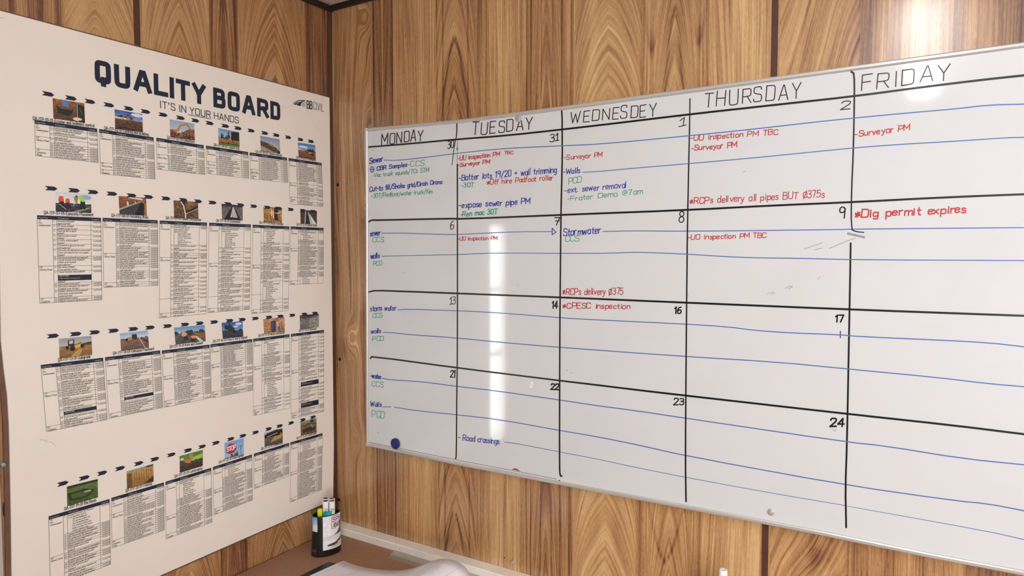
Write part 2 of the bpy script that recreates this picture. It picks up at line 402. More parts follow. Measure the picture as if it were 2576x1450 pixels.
# ------------------------------------------------------------------ the room
def shell(name, boxes, m, **k):
    b = B()
    for a, c in boxes: b.box(a, c)
    return tag(b.build(name, m), kind='structure')
T_ = .09
HOLE = (-.985, -.866, .79, 1.69)       # slot window in the left wall: y0, y1, z0, z1
BH = (2.4, 3.9, 1.03, 1.97)          # unseen window added in the back wall for light: x0, x1, z0, z1
floor = shell('floor', [((-T_, ROOM_Y-T_, -.08), (ROOM_X+T_, T_, 0))], 'floor')
ceiling = shell('ceiling', [((-T_, ROOM_Y-T_, CEIL), (ROOM_X+T_, T_, CEIL+.08))], 'ceiling')
def holed(ax, a0, a1, h, t0, t1, z1=CEIL):
    def bx(u0, u1, za, zb): return ((t0, u0, za), (t1, u1, zb)) if ax == 'y' else ((u0, t0, za), (u1, t1, zb))
    return [bx(a0, h[0], 0, z1), bx(h[1], a1, 0, z1), bx(h[0], h[1], 0, h[2]), bx(h[0], h[1], h[3], z1)]
wall_left = shell('wall_left', holed('y', ROOM_Y, T_, HOLE, -T_, -.004), 'dark')
wall_right = shell('wall_right', [((-.004, .004, 0), (ROOM_X+T_, T_, CEIL))], 'dark')
wall_back = shell('wall_back', holed('x', -T_, ROOM_X+T_, BH, ROOM_Y-T_, ROOM_Y-.004), 'dark')
wall_far = shell('wall_far', [((ROOM_X+.004, ROOM_Y-T_, 0), (ROOM_X+T_, T_, CEIL))], 'dark')

# wood-print panels: u runs along the wall, z up
ux = lambda px, y=150: float(right([(px, y)])[0, 0])
uy = lambda px, y=60: -float(left([(px, y)])[0, 1])
TR = [(845, .42), (890, .36), (930, .4), (935.5, .4), (937.5, .4), (939, .98), (941.5, .56), (952, .56), (960, .72), (962, .3), (964, .7), (972, .56), (983, .55), (985.5, .66), (987, 1.0), (989, .36), (991, .34), (1012, .42), (1025, .3), (1060, .26), (1092, .28), (1096, .3), (1099, .6), (1101, .36), (1111, .4), (1114, .75), (1117, .44), (1125, .4), (1143, .32), (1161, .4), (1174, .44), (1177, .76), (1180, .42), (1188, .42), (1200, .38), (1222, .46), (1238, .24), (1270, .2), (1302, .2), (1307, .2), (1310, .5), (1313, .42), (1323, .38), (1325, .85), (1328, .42), (1334, .42), (1336, .82), (1339, .42), (1350, .4), (1360, .4), (1362, .7), (1365, .42), (1375, .52), (1388, .42), (1390, .7), (1393, .38), (1410, .4), (1412.5, .85), (1415, .42), (1434, .42), (1436, .8), (1446, .26), (1500, .22), (1560, .3), (1608, .3), (1619, .62), (1630, .42), (1665, .36), (1680, .46), (1697, .34), (1712, .46), (1730, .36), (1755, .46), (1772, .46), (1776, .6), (1784, .24), (1830, .28), (1860, .2), (1940, .18), (1975, .34), (2060, .36), (2150, .36), (2168, .6), (2200, .44), (2300, .34), (2450, .38), (2500, .5), (2540, .7), (2576, .62)]
TL = [(0, .6), (22, .72), (34, .9), (45, .45), (62, .5), (75, .62), (92, .5), (106, .92), (118, .5), (135, .56), (150, .82), (160, .32), (210, .26), (260, .3), (345, .3), (360, .3), (400, .38), (450, .28), (490, .4), (524, .36), (530, .82), (545, .5), (560, .72), (575, .56), (592, .88), (600, .42), (650, .34), (720, .34), (764, .42), (771, .74), (800, .6), (826, .72)]
TRx = np.array([ux(a) for a, _ in TR]); TRv = np.array([b for _, b in TR])
TLx = np.array([uy(a) for a, _ in TL])[::-1]; TLv = np.array([b for _, b in TL])[::-1]
# zones: px from, px to, kind, centre px, slope, sigma
ZR = [(800, 933, 'wavy', 880, 0, 0), (933, 990, 'V', 962, .12, .031, -.3), (990, 1096, 'plain', 1040, 0, 0), (1096, 1237, 'V', 1143, .3, .078, .15), (1237, 1308, 'plain', 1270, 0, 0),
      (1308, 1441, 'V', 1375, .07, .06, .5), (1441, 1615, 'V', 1530, .3, .095, .12), (1615, 1780, 'V', 1697, .2, .055, .2), (1780, 1957, 'lean', 1850, 0, 0), (1957, 2166, 'diag', 2060, 0, 0), (2166, 5000, 'plain', 2300, 0, 0)]
ZL = [(-400, 157, 'plain', 100, 0, 0), (157, 350, 'V', 240, .3, .12, .16), (350, 527, 'V', 450, .3, .1, .2), (527, 598, 'V', 562, .08, .05, .5), (598, 768, 'V', 690, .3, .11, .18), (768, 840, 'plain', 800, 0, 0)]
def grain(u, z, side):
    zones, f = (ZR, ux) if side == 'R' else (ZL, uy)
    ph = np.zeros_like(u); s0 = 11 if side == 'R' else 31
    slow = vnoise(u*7, z*1.7, s0)*.022+vnoise(u*26, z*4.5, s0+1)*.0065
    if side == 'R': tone = np.interp(u, TRx, TRv)
    else: tone = np.interp(u, TLx, TLv)
    far = (u > ux(2576)) if side == 'R' else (u > uy(0))
    tone = np.where(far, .42+.5*vnoise(u*34, z*.3, s0+4), tone)
    for a, b, kind, c, k, sg, *lam in zones:
        ua, ub, uc = f(a), f(b), f(c); lo, hi = min(ua, ub), max(ua, ub); m = (u >= lo) & (u < hi); d = u-uc
        if kind == 'plain': p = u+slow*.6
        elif kind == 'lean': p = u+.012*np.sin(z*3+1)*np.exp(-((u-lo)/.05)**2)*2+slow*.7
        elif kind == 'wavy':
            p = u+slow*2.2
            for kx, kz, ra, rz, am in ((880, 850, .028, .05, .03), (925, 330, .03, .10, .03), (930, 560, .02, .06, -.018), (905, 1110, .02, .05, -.02), (925, 40, .03, .05, -.03)):
                q = right([(kx, kz)])[0]; p = p+1.7*am*np.exp(-((u-q[0])/ra)**2-((z-q[2])/rz)**2)
        elif kind == 'diag': p = u*.8-.22*z+slow*2.2+.02*np.exp(-((u-ux(1990, 1380))/.04)**2-((z-.9)/.07)**2)
        else:
            # nested pointed arches whose legs run out to straight grain
            dd = d+slow*.12*(sg/.06); q_ = np.clip(np.abs(dd)/sg, 0, .86); t = -abs(lam[0])*np.log(1-q_)
            p = np.where(q_ < .859, k*(z+(t if lam[0] > 0 else -t)), np.abs(dd)+.4)+slow*.35+vnoise(np.abs(d)*40, z*5, s0+7)*.004
        ph = np.where(m, p+c*.01, ph)
    m = far
    ph = np.where(m, u+slow, ph)
    tone = tone+vnoise(u*3, z*1.1, s0+5)*.10+vnoise(u*60, z*1.2, s0+6)*.16
    if side == 'R':
        # the dark pointed arch (printed repeat), the knotty dark patches
        for cx, cy, sgn, wd_, ln, am in ((1143, 97, 1, .05, .26, .6), (1143, 1286, 1, .05, .26, .6), (1142, 215, 1, .03, .14, .45), (1697, 30, 1, .028, .26, .35), (1672, 1412, -1, .04, .13, .5), (1640, 130, -1, .018, .1, .3), (1758, 110, -1, .018, .1, .3)):
            q = right([(cx, cy)])[0]; t = (q[2]-z)*sgn; half = wd_*np.clip(t/ln, 1e-9, None)**.62
            e = np.exp(-((np.abs(u-q[0])-half)/.0028)**2)*(t > -.002)*np.exp(-np.clip(t, 0, None)/ln*1.3)
            tone = tone+am*e
        for cx, cy, rx, rz, am in ((1640, 115, .005, .03, .3), (1760, 90, .005, .03, .3), (865, 880, .018, .03, .25), (2060, 1400, .02, .02, .25), (1310, 20, .01, .1, .1)):
            q = right([(cx, cy)])[0]; tone = tone+am*np.exp(-((u-q[0])/rx)**2-((z-q[2])/rz)**2)
    return ph, np.clip(tone, 0, 1.1)
def panel(parent, side, u0, u1, z0, z1, du, dz, hole=None, plane=None):
    us = np.linspace(u0, u1, max(2, int(round((u1-u0)/du))+1)); zs = np.linspace(z0, z1, max(2, int(round((z1-z0)/dz))+1))
    if hole: us = np.unique(np.concatenate([us, hole[:2]])); zs = np.unique(np.concatenate([zs, hole[2:]]))
    U, Z = np.meshgrid(us, zs); u = U.ravel(); z = Z.ravel(); n = len(us)
    if side == 'R': V = np.column_stack([u, np.zeros_like(u), z])
    elif side == 'L': V = np.column_stack([np.zeros_like(u), -u, z])
    elif side == 'B': V = np.column_stack([u, np.full_like(u, ROOM_Y), z])
    else: V = np.column_stack([np.full_like(u, ROOM_X), -u, z])
    j, i = np.meshgrid(np.arange(len(zs)-1), np.arange(len(us)-1), indexing='ij'); a = (j*n+i).ravel()
    F = np.column_stack([a, a+1, a+1+n, a+n])
    if side in 'LB': F = F[:, ::-1]
    if hole:
        cu = (us[i]+us[i+1]).ravel()/2; cz = (zs[j]+zs[j+1]).ravel()/2
        F = F[~((cu > hole[0]) & (cu < hole[1]) & (cz > hole[2]) & (cz < hole[3]))]
    # returned edge, 4 mm deep
    o = mesh('panel', V, F, M['wood'], parent)
    ph, tone = grain(u, z, 'R' if side in 'RB' else 'L')
    for nm, dat in (('phase', ph), ('tone', tone), ('along', u)):
        at = o.data.attributes.new(nm, 'FLOAT', 'POINT'); at.data.foreach_set('value', dat.astype(np.float32))
    md = o.modifiers.new('thickness', 'SOLIDIFY'); md.thickness = .0038; md.offset = -1
    return o
GR = 1.2255; GL = .5692         # the cover strips
panel(wall_right, 'R', .004, GR, .62, CEIL, .0018, .012)
panel(wall_right, 'R', GR, 2.45, .62, CEIL, .003, .012)
panel(wall_right, 'R', 2.45, ROOM_X, .62, CEIL, .03, .03)
panel(wall_right, 'R', .004, ROOM_X, 0, .62, .03, .03)
panel(wall_left, 'L', .004, GL, .62, CEIL, .0018, .012)
panel(wall_left, 'L', GL, GL+1.22, .62, CEIL, .006, .008, (-HOLE[1], -HOLE[0], HOLE[2], HOLE[3]))
panel(wall_left, 'L', GL+1.22, -ROOM_Y, .0, CEIL, .03, .03)
panel(wall_left, 'L', .004, GL+1.22, 0, .62, .03, .03)
panel(wall_back, 'B', 0, ROOM_X, 0, CEIL, .03, .03, BH)
panel(wall_far, 'F', 0, -ROOM_Y, 0, CEIL, .03, .03)
def strip(parent, a, b, m='strip', name='cover_strip'): return B().box(a, b, .0006).build(name, m, parent)
strip(wall_right, (GR-.006, -.0018, 0), (GR+.006, -.0001, CEIL))
strip(wall_right, (2.45-.006, -.0018, 0), (2.45+.006, -.0001, CEIL))
strip(wall_left, (.0001, -GL-.0065, 0), (.0018, -GL+.0065, CEIL))
strip(wall_left, (.0001, -GL-1.2265, 0), (.0018, -GL-1.2135, CEIL))
tag(strip(None, (.0001, -.016, .742), (.0035, -.0004, CEIL-.002), 'strip', 'trim_1'), kind='structure')
tag(strip(None, (.0001, -2.4, CEIL-.016), (.010, -.0004, CEIL), 'dark', 'trim_2'), kind='structure')
tag(strip(None, (.0105, -.010, CEIL-.014), (3.2, -.0001, CEIL), 'dark', 'trim_3'), kind='structure')
# pale cover sheet of the ceiling stopping short of the corner
b = B().box((.03, -1.2, CEIL-.004), (1.22, -.02, CEIL-.0002), .001); b.build('ceiling_sheet', 'ceiling', ceiling)

# windows
w1 = B()
y0, y1, z0, z1 = HOLE
for a, c in (((-T_, y0-.01, z0-.012), (.006, y0+.006, z1+.012)), ((-T_, y1-.006, z0-.012), (.006, y1+.01, z1+.012)), ((-T_, y0+.006, z0-.012), (.006, y1-.006, z0+.004)), ((-T_, y0+.006, z1-.004), (.006, y1-.006, z1+.012))): w1.box(a, c)
wn1 = tag(w1.build('window_1', 'alu'), kind='structure')
for zb in (1.42, 1.15): B().box((-.05, y0+.006, zb-.006), (-.03, y1-.006, zb+.006)).build('glazing_bar', 'alu', wn1)
w2 = B(); x0, x1, z0, z1 = BH
for a, c in (((x0-.03, ROOM_Y-T_, z0-.03), (x0+.012, ROOM_Y+.01, z1+.03)), ((x1-.012, ROOM_Y-T_, z0-.03), (x1+.03, ROOM_Y+.01, z1+.03)), ((x0+.012, ROOM_Y-T_, z0-.03), (x1-.012, ROOM_Y+.01, z0+.012)), ((x0+.012, ROOM_Y-T_, z1-.012), (x1-.012, ROOM_Y+.01, z1+.03))): w2.box(a, c)
wn2 = tag(w2.build('added_window', 'alu'), kind='structure')  # added out of view to bring daylight into the room
B().box((3.13, ROOM_Y-.06, z0), (3.17, ROOM_Y-.03, z1)).build('glazing_bar', 'alu', wn2)

# fluorescent battens on the ceiling
def batten(x, ya, yb, label):
    t = empty('ceiling_lamp', (x, (ya+yb)/2, CEIL), label, 'lamp', 'ceiling lamps')
    B().box((x-.055, ya, CEIL-.03), (x+.055, yb, CEIL-.0002), .004).build('housing', 'penwhite', t)
    prof = [(x-.045, CEIL-.031), (x-.045, CEIL-.05), (x-.03, CEIL-.062), (x+.03, CEIL-.062), (x+.045, CEIL-.05), (x+.045, CEIL-.031)]
    B().prism([(a, ya+.02, c) for a, c in prof], (0, yb-ya-.04, 0)).build('diffuser', 'tube', t)
batten(1.475, -1.9, -.7, 'fluorescent ceiling lamp reflected at the top right of the whiteboard')
batten(3.3, -2.06, -.86, 'added fluorescent ceiling lamp further right, out of view, for more room light')  # unseen second batten, added to raise the ambient light

# ------------------------------------------------------------------ printed board on the left wall
PX = .008
def onp(px): return left(px, PX)[:, 1:]                 # px -> (y, z)
def pl(P, e=.0003): P = np.atleast_2d(P); return np.column_stack([np.full(len(P), PX+e), P[:, 0], P[:, 1]])
def clipy(P, m): P = P.copy(); P[:, 0] = np.minimum(P[:, 0], m); return P
top = onp([(-25, 20), (0, 27), (200, 80), (420, 137), (640, 195), (829, 246)])
rgt = onp([(833, 320), (838, 400), (841, 485), (842, 640), (842, 800), (841, 1000), (840, 1120), (838, 1262)])
bot = onp([(811, 1270), (600, 1362), (396, 1452), (31, 1612)])
lft = onp([(30, 1450), (28, 1290), (25, 1137), (23, 1067), (19, 997), (10, 928), (3, 858), (0, 628), (-6, 400)])
outline = clipy(np.vstack([top, rgt, bot, lft]), -.0165)
post = empty('printed_board', (0, -.42, 1.42), 'large white printed checklist board with navy title on the left wall', 'poster')
def shrink(P, d):
    c = P.mean(0); return P+np.sign(P-c)*d
back = clipy(outline+np.where(outline > outline.mean(0), np.array([0, .0035]), np.array([-.0085, -.005])), -.0165)
B().prism([(.0003, *q) for q in back], (.0042, 0, 0)).build('backing_sheet', 'backing', post)
B().prism([(.0046, *q) for q in outline], (PX-.0046, 0, 0)).build('face_sheet', 'poster', post)
def ink_p(): return Ink()
# title
ti = Ink(); T0 = np.array(onp([(239, 207)])[0]); T1 = np.array(onp([(703.5, 304)])[0])
tb = T0[1]; te = T1[1]; capH = .96*float(onp([(682, 252.5)])[0, 1]-onp([(682, 300)])[0, 1])
def baseline_z(y): return tb+(te-tb)*(y-T0[0])/(T1[0]-T0[0])
for ch, a, c in (('Q', 715, 838), ('U', 862, 983), ('A', 1008, 1143), ('L', 1160, 1267), ('I', 1281, 1311), ('T', 1327, 1433), ('Y', 1450, 1550), ('B', 1608, 1700), ('O', 1716, 1808), ('A', 1826, 1922), ('R', 1938, 2025), ('D', 2038, 2112)):
    a, c = a/2.995, c/2.995; py = 210+(a-239)*.205
    ya, yc = float(onp([(a, py)])[0, 0]), float(onp([(c, py)])[0, 0]); th = .0106; gw = G[ch][0]
    bz = baseline_z((ya+yc)/2)
    for smo, P in G[ch][1]:
        Q = chaikin(P, 3) if smo else P
        if ch == 'A' and len(P) == 4: Q = np.array([(0, 0), (2.45, 10), (3.55, 10), (6, 0)])
        X = (ya+yc)/2+0*Q[:, 0] if ch == 'I' else ya+th/2+Q[:, 0]/gw*(yc-ya-th)
        Y = bz+th/2+Q[:, 1]/10*(capH-th)
        ti.line(np.column_stack([X, Y]), th, 0 if ch in 'AY' and len(Q) > 2 and not smo and False else .5)
ti.build('title_lettering', 'navy', post, pl, 'bold navy title lettering')
si = Ink(); s0 = onp([(403, 271)])[0]; s1 = onp([(600, 310.5)])[0]; sh = float(onp([(403, 254.5)])[0, 1]-s0[1])
write(si, "IT'S IN YOUR HANDS", s0, s1, sh, sh, .0019, up=(0, 1), gap=2.2, space=3.4)
u0, u1 = onp([(474, 288.5)])[0], onp([(529.5, 299.5)])[0]; si.line([u0, u1], .0014)
si.build('subtitle_lettering', 'navy', post, pl)
# company emblem
lg = Ink()
q3 = lambda x, y: (480+x/4.532, 220+y/4.532)
lg.poly(onp([q3(1160, 190), q3(1180, 170), q3(1210, 152), q3(1243, 144), q3(1300, 147), q3(1302, 154), q3(1275, 160), q3(1258, 180), q3(1250, 214), q3(1225, 208), q3(1195, 200)]))
for x in (1268, 1280, 1291, 1302): lg.line(onp([q3(x, 165-(x-1268)*.4), q3(x-2, 216+(x-1268)*.3)]), .0012)
lg.build('emblem', 'navy', post, pl)
lw = Ink()
for a, c in (((1170, 192), (1252, 156)), ((1200, 202), (1262, 156))): lw.line(onp([q3(*a), q3((a[0]+c[0])/2-8, (a[1]+c[1])/2-8), q3(*c)]), .0011, sm=2)
lw.build('emblem_lines', 'white', post, lambda P: pl(P, .0005))
l2 = Ink(); a, c = onp([q3(1324, 238)])[0], onp([q3(1382, 246)])[0]; write(l2, 'BB', a, c, .0205, .0205, .003, up=(0, 1), gap=2.4)
a, c = onp([q3(1398, 249)])[0], onp([q3(1513, 277)])[0]; write(l2, 'CIVIL', a, c, .0205, .0205, .0016, up=(0, 1), gap=2.6)
l2.build('emblem_lettering', 'ink', post, pl)
# arrows
A1 = [(315, 410), (488, 580), (635, 720), (778, 862), (930, 1008), (1058, 1134), (1192, 1264), (1325, 1394), (1440, 1503), (1548, 1612), (1667, 1728), (1763, 1822), (1864, 1920), (1968, 2022), (2055, 2108), (2147, 2196), (2240, 2287), (2319, 2367)]
def row_y(x): return 233+(x-105)*.181
ays = [(float(onp([(a/2.995, row_y(a/2.995))])[0, 0]), float(onp([(c/2.995, row_y(c/2.995))])[0, 0])) for a, c in A1]
rows = [((105, 234), (790, 357.5)), ((113, 473), (796, 533)), ((117, 847), (800, 788)), ((143, 1221), (795, 1048))]
for r0, r1 in rows:
    a, c = onp([r0])[0], onp([r1])[0]; s = (c[0]-a[0])/(ays[-1][1]-ays[0][0])
    for ya, yb in ays:
        Y0 = a[0]+(ya-ays[0][0])*s; Y1 = a[0]+(yb-ays[0][0])*s; t = ((Y0+Y1)/2-a[0])/(c[0]-a[0]); z = a[1]+(c[1]-a[1])*t; h = .0041
        Ink_ = Ink(); Ink_.add(np.array([(Y0, z+h), (Y1-.0055, z+h), (Y1, z), (Y1-.0055, z-h), (Y0, z-h), (Y0+.005, z)]), [(0, 1, 2, 5), (5, 2, 3, 4)])
        Ink_.build('direction_arrow', 'navy', post, pl)
# checklist tables: corners TL TR BR BL, fractions of the section breaks, navy rows
PHR = ['Approved plan in place?', 'Entry and exits defined and constructed?', 'Silt fences installed?', 'Stormwater bunds protected?', 'Topsoil stockpile areas stabilised?', 'Catch drains constructed?', 'Shaker grids installed?', 'Basins pumped and contained?', 'Site fences maintained and inspected?', 'Plant cleaned before leaving site?', 'Rubbish removed to site boundaries?', 'Water testing completed prior to release?', 'External road clean?', 'Disruption minimised?', 'Is the area clear and tidy?', 'Are extra surveys required to be booked?', 'Are installed as per the drawings?', 'All materials approved and on site?', 'Confirm concrete type specified and', 'Check with subcontractor who supplies', 'Is there a hold point to be released?', 'Are services located and marked?', 'Has the bedding been inspected and', 'Confirm testing requirements including', 'Are levels as per the drawings?', 'Is traffic control in place?', 'Check compaction before next layer', 'Are permits in place for the work?']
PHR2 = ['booked?', 'approved and tested?', 'complete as per the plan?', 'signed and filed?', 'if not specified, confirm', 'with supervisor?']
TB = [((86.7, 301.4, 244, 323.8, 246.7, 409.5, 89.7, 392.2), (.42, .82), ()), ((249, 324.5, 386, 345.9, 390, 450.7, 252.7, 437.4), (.72, .9), ()), ((393, 346.6, 512, 365.6, 515, 439.4, 395, 426), (.55, .8), ()),
      ((518, 366.6, 623.7, 382.6, 626, 449.4, 520, 436.7), (.55, .78), ()), ((627.7, 383.6, 721.5, 397, 724, 460, 630, 449.7), (.6, .76), ()), ((725.4, 397.8, 809, 410.2, 812.3, 520, 729.3, 513.5), (.52, .86), ()),
      ((93, 541.7, 253.8, 548.3, 256, 755, 99.8, 763.5), (.57, .94), ((.685, .75),)), ((258, 548.3, 396.3, 554.4, 397.2, 718.5, 261, 723.7), (.5, .92), ()), ((401.4, 555, 520.4, 560.4, 518.2, 790, 400.7, 800.5), (.385, .8, .95), ()),
      ((526, 560.6, 630.8, 565, 627.4, 778.7, 522.5, 787.3), (.46, .83, .955), ()), ((635.4, 565.6, 727.6, 570, 725, 781.8, 632, 789.8), (.45, .78, .955), ()), ((730.8, 570, 813.9, 573.8, 813.2, 713, 728.5, 716.7), (.37, .94), ()),
      ((102.3, 918.6, 259, 900.3, 269.4, 1056, 116.9, 1087), (.43, .91), ((.75, .805),)), ((263.9, 899.4, 402.5, 882, 409.4, 1025.5, 274, 1053.5), (.4, .91), ((.7, .755),)), ((406.8, 882.6, 526.9, 867.4, 530.2, 1001, 413, 1026), (.45, .9), ()),
      ((529, 866.7, 634, 853.4, 635.7, 982.4, 532.2, 1002), (.4, .9), ()), ((636.6, 853, 728, 841.3, 729.3, 1027, 637.2, 1046.4), (.37, .88, .94), ()), ((731.7, 840.9, 814.7, 830.3, 814.3, 1035.6, 732.6, 1053.9), (.44, .77, .93), ((.59, .645), (.84, .9))),
      ((122, 1299.7, 275.3, 1256, 278, 1420.4, 126.5, 1478), (.6,), ()), ((279.7, 1253.4, 412, 1214.2, 413.2, 1334.4, 281.5, 1379.7), (.35, .88), ()), ((416, 1212.8, 530.9, 1177.5, 533.3, 1314.5, 417.3, 1357.2), (.62, .92), ()),
      ((535.3, 1175.7, 633.5, 1144, 635, 1258.7, 537.7, 1296.4), (.5, .9), ()), ((638.3, 1142.2, 727.2, 1114.9, 726.3, 1198.8, 639, 1230.6), (.45, .88), ()), ((730.2, 1113.7, 811.2, 1090, 808.8, 1233, 729.6, 1264.7), (.5, .95), ())]
BUL = {8: (.03, .2), 9: (.03, .22), 10: (.03, .16), 11: (.03, .17), 16: (.03, .17), 18: (.05, .25), 20: (.05, .3), 21: (.06, .2), 22: (.05, .18), 23: (.05, .16)}
BUL2 = {10: (.63, .82), 16: (.58, .75), 11: (.82, .93), 9: (.86, .9), 8: (.81, .86)}
for ti_, (c, secs, navy) in enumerate(TB):
    q = onp([(c[0], c[1]), (c[2], c[3]), (c[4], c[5]), (c[6], c[7])]); TLc, TRc, BRc, BLc = q
    def f(u, v): return (TLc*(1-u)+TRc*u)*(1-v)+(BLc*(1-u)+BRc*u)*v
    Hh = (np.linalg.norm(BLc-TLc)+np.linalg.norm(BRc-TRc))/2; Wd = np.linalg.norm(TRc-TLc)
    pitch = .0048; hd = .0075/Hh; n = max(4, int(round((Hh-.0075)/pitch))); dv = (1-hd)/n
    inkN = Ink(); inkN.add(np.array([f(0, 0), f(1, 0), f(1, hd), f(0, hd)]), [(0, 1, 2, 3)])
    ink = Ink(); lw_ = .0006
    C0, C1, C2 = .225, .29, .83
    for u in (0, C0, C1, C2, 1): ink.line([f(u, hd), f(u, 1)], lw_, 0)
    ink.line([f(0, 1), f(1, 1)], lw_)
    ex = (TRc-TLc)/Wd*.00033; ey = (TLc-BLc)/np.linalg.norm(TLc-BLc)*.00033
    rnd = random.Random(ti_*7+3); k = 0; num = 1; sec = 1; small(ink, '1.0', f(.02, hd+.75*dv), ex, ey, 1.3); small(ink, 'Pre-', f(.02, hd+1.75*dv), ex, ey, 1.3); small(ink, 'Commencement', f(.02, hd+2.75*dv), ex*.9, ey, 1.3)
    marks = sorted(round((s-hd)/dv) for s in secs); names = {0: ('2.0', 'Delivery Phase'), 1: ('3.0', 'Completion', 'Phase')}
    if len(marks) == 3: names = {0: names[0], 1: (), 2: names[1]}
    while k < n:
        v = hd+k*dv
        if k in marks:
            ink.line([f(0, v), f(C1, v)], lw_); nm = names[marks.index(k)]
            if nm: sec += 1; num = 1
            for r_, s_ in enumerate(nm[:n-k]): small(ink, s_, f(.02, v+(r_+.78)*dv), ex*.95, ey, 1.3)
        nl = rnd.choice((1, 1, 2, 2, 2, 3)) if Hh > .17 else rnd.choice((1, 1, 1, 1, 2))
        bul = False
        for bb in (BUL.get(ti_), BUL2.get(ti_)):
            if bb and bb[0]+hd <= v <= bb[1]+hd: bul = True
        if bul: nl = 1
        nx = [m_ for m_ in marks if m_ > k]; nl = min(nl, n-k, (nx[0]-k) if nx else 99)
        inn = any(v+dv*.5 > a and v+dv*.5 < c_ for a, c_ in navy)
        if not inn and not bul:
            ink.line([f(C0, v), f(1, v)], lw_*.8)
            small(ink, '%d.%d' % (sec, num), f(C0+.012, v+.8*dv), ex*.8, ey*.85, 1.3); num += 1
            small(ink, 'Yes/No/NA', f(C2+.03, v+.8*dv), ex*(1-C2-.05)*Wd/(.00033*47), ey*.85, 1.25)
        for r_ in range(nl):
            vv = v+(r_+.8)*dv
            if any(vv > a-.2*dv and vv < c_+.6*dv for a, c_ in navy): continue
            s_ = rnd.choice(PHR) if r_ < nl-1 or nl == 1 else rnd.choice(PHR2)
            if bul: s_ = '-   '+rnd.choice(PHR)[:rnd.randint(12, 26)]
            T = layout(s_, 1.5, 3.2)[1]; lim = (C2-C1-.03)*Wd/T/.00033
            small(ink, s_, f(C1+.012+(.03 if bul else 0), vv), ex*min(.95, lim), ey*.95, 1.3)
        k += nl
    tobj = inkN.build('checklist_table', 'navy', post, pl)
    ink.build('ruled_lines_and_text', 'ink', tobj, pl)
    wk = Ink(); 
    for u_, s_ in ((.02, 'Project Phase'), (C1+.02, 'ITP Requirement'), (C2+.02, 'Yes/No/NA')): small(wk, s_, f(u_, hd*.75), ex*.75, ey*.8, 1.1)
    wk.build('reversed_text', 'smudge', tobj, lambda P: pl(P, .0006))
    for v0, v1 in navy:
        nr = Ink(); nr.add(np.array([f(C1, v0), f(C2, v0), f(C2, v1), f(C1, v1)]), [(0, 1, 2, 3)]); nr.build('hold_point_row', 'navy', tobj, pl); wk = Ink()
        small(wk, 'HOLD POINT', f(C1+.02, v0+.7*dv), ex*.9, ey*.9, 1.4); small(wk, 'Works inspected and approved', f(C1+.02, v0+1.6*dv), ex*.8, ey*.85, 1.1)
        wk.build('reversed_text', 'smudge', tobj, lambda P: pl(P, .0006))
# captions
CP_ = [(83, 303, 237, 321.5, '01-01-Erosion and sediment control'), (262.6, 327.3, 373.8, 343, '02-01-Clearing and grubbing'), (420.7, 351, 489, 361.3, '03-01-Demolition'), (538.2, 369, 602, 378.6, '04-01-Topsoil strip'), (643.4, 385.6, 708.5, 395, '05-01-Topsoil respread'), (745.6, 400.5, 794.7, 407.5, '06-01-Earthworks'),
       (110.5, 540.6, 234.7, 545.5, '07-01-Concrete Placement'), (280.7, 547, 372.6, 551.6, '08-01-Retaining Walls'), (417.3, 553.2, 505.4, 557.5, '09-01-Sewer reticulation'), (544, 559.7, 605, 562.4, '10-01-Stormwater'), (652.5, 564.6, 712, 567.6, '11-01-Road crossings'), (745.8, 568.8, 797, 571.5, '12-01-Subsoil drains'),
       (146.2, 911.5, 227.2, 902, '13-01-Subgrade'), (284.4, 894.5, 387.3, 882, '14-01-Unbound Pavement'), (427, 877.6, 509.6, 867.4, '15-01-Kerb and Channel'), (536, 864, 621.8, 853, '16-01-Prime & Seal & Asphalt'), (650, 849.4, 715.6, 841, '17-01-Water reticulation'), (752, 836.5, 795.7, 831, '18-01-Blockwall'),
       (162.3, 1286, 241.5, 1263, '19-01-Bio Basin'), (316.5, 1240.5, 381.7, 1221, '20-01-Fencing'), (439, 1204, 508.4, 1182.4, '21-01-Landscaping'), (551, 1168, 612.5, 1148.6, '22-01-Road signage'), (657, 1134.3, 710.3, 1118, '33-01-Linemarking'), (746, 1107.4, 795.7, 1093.4, '24-01-Tunnel bores')]
for x0, y0, x1, y1, s in CP_:
    k = Ink(); a, c = onp([(x0, y0-1.6)])[0], onp([(x1, y1-1.4)])[0]; write(k, 'QA-ITP-'+s, a, c, .0062, .0062, .00095, up=(0, 1), gap=2.2, space=3.4, sm=1); k.build('caption', 'navy', post, pl)
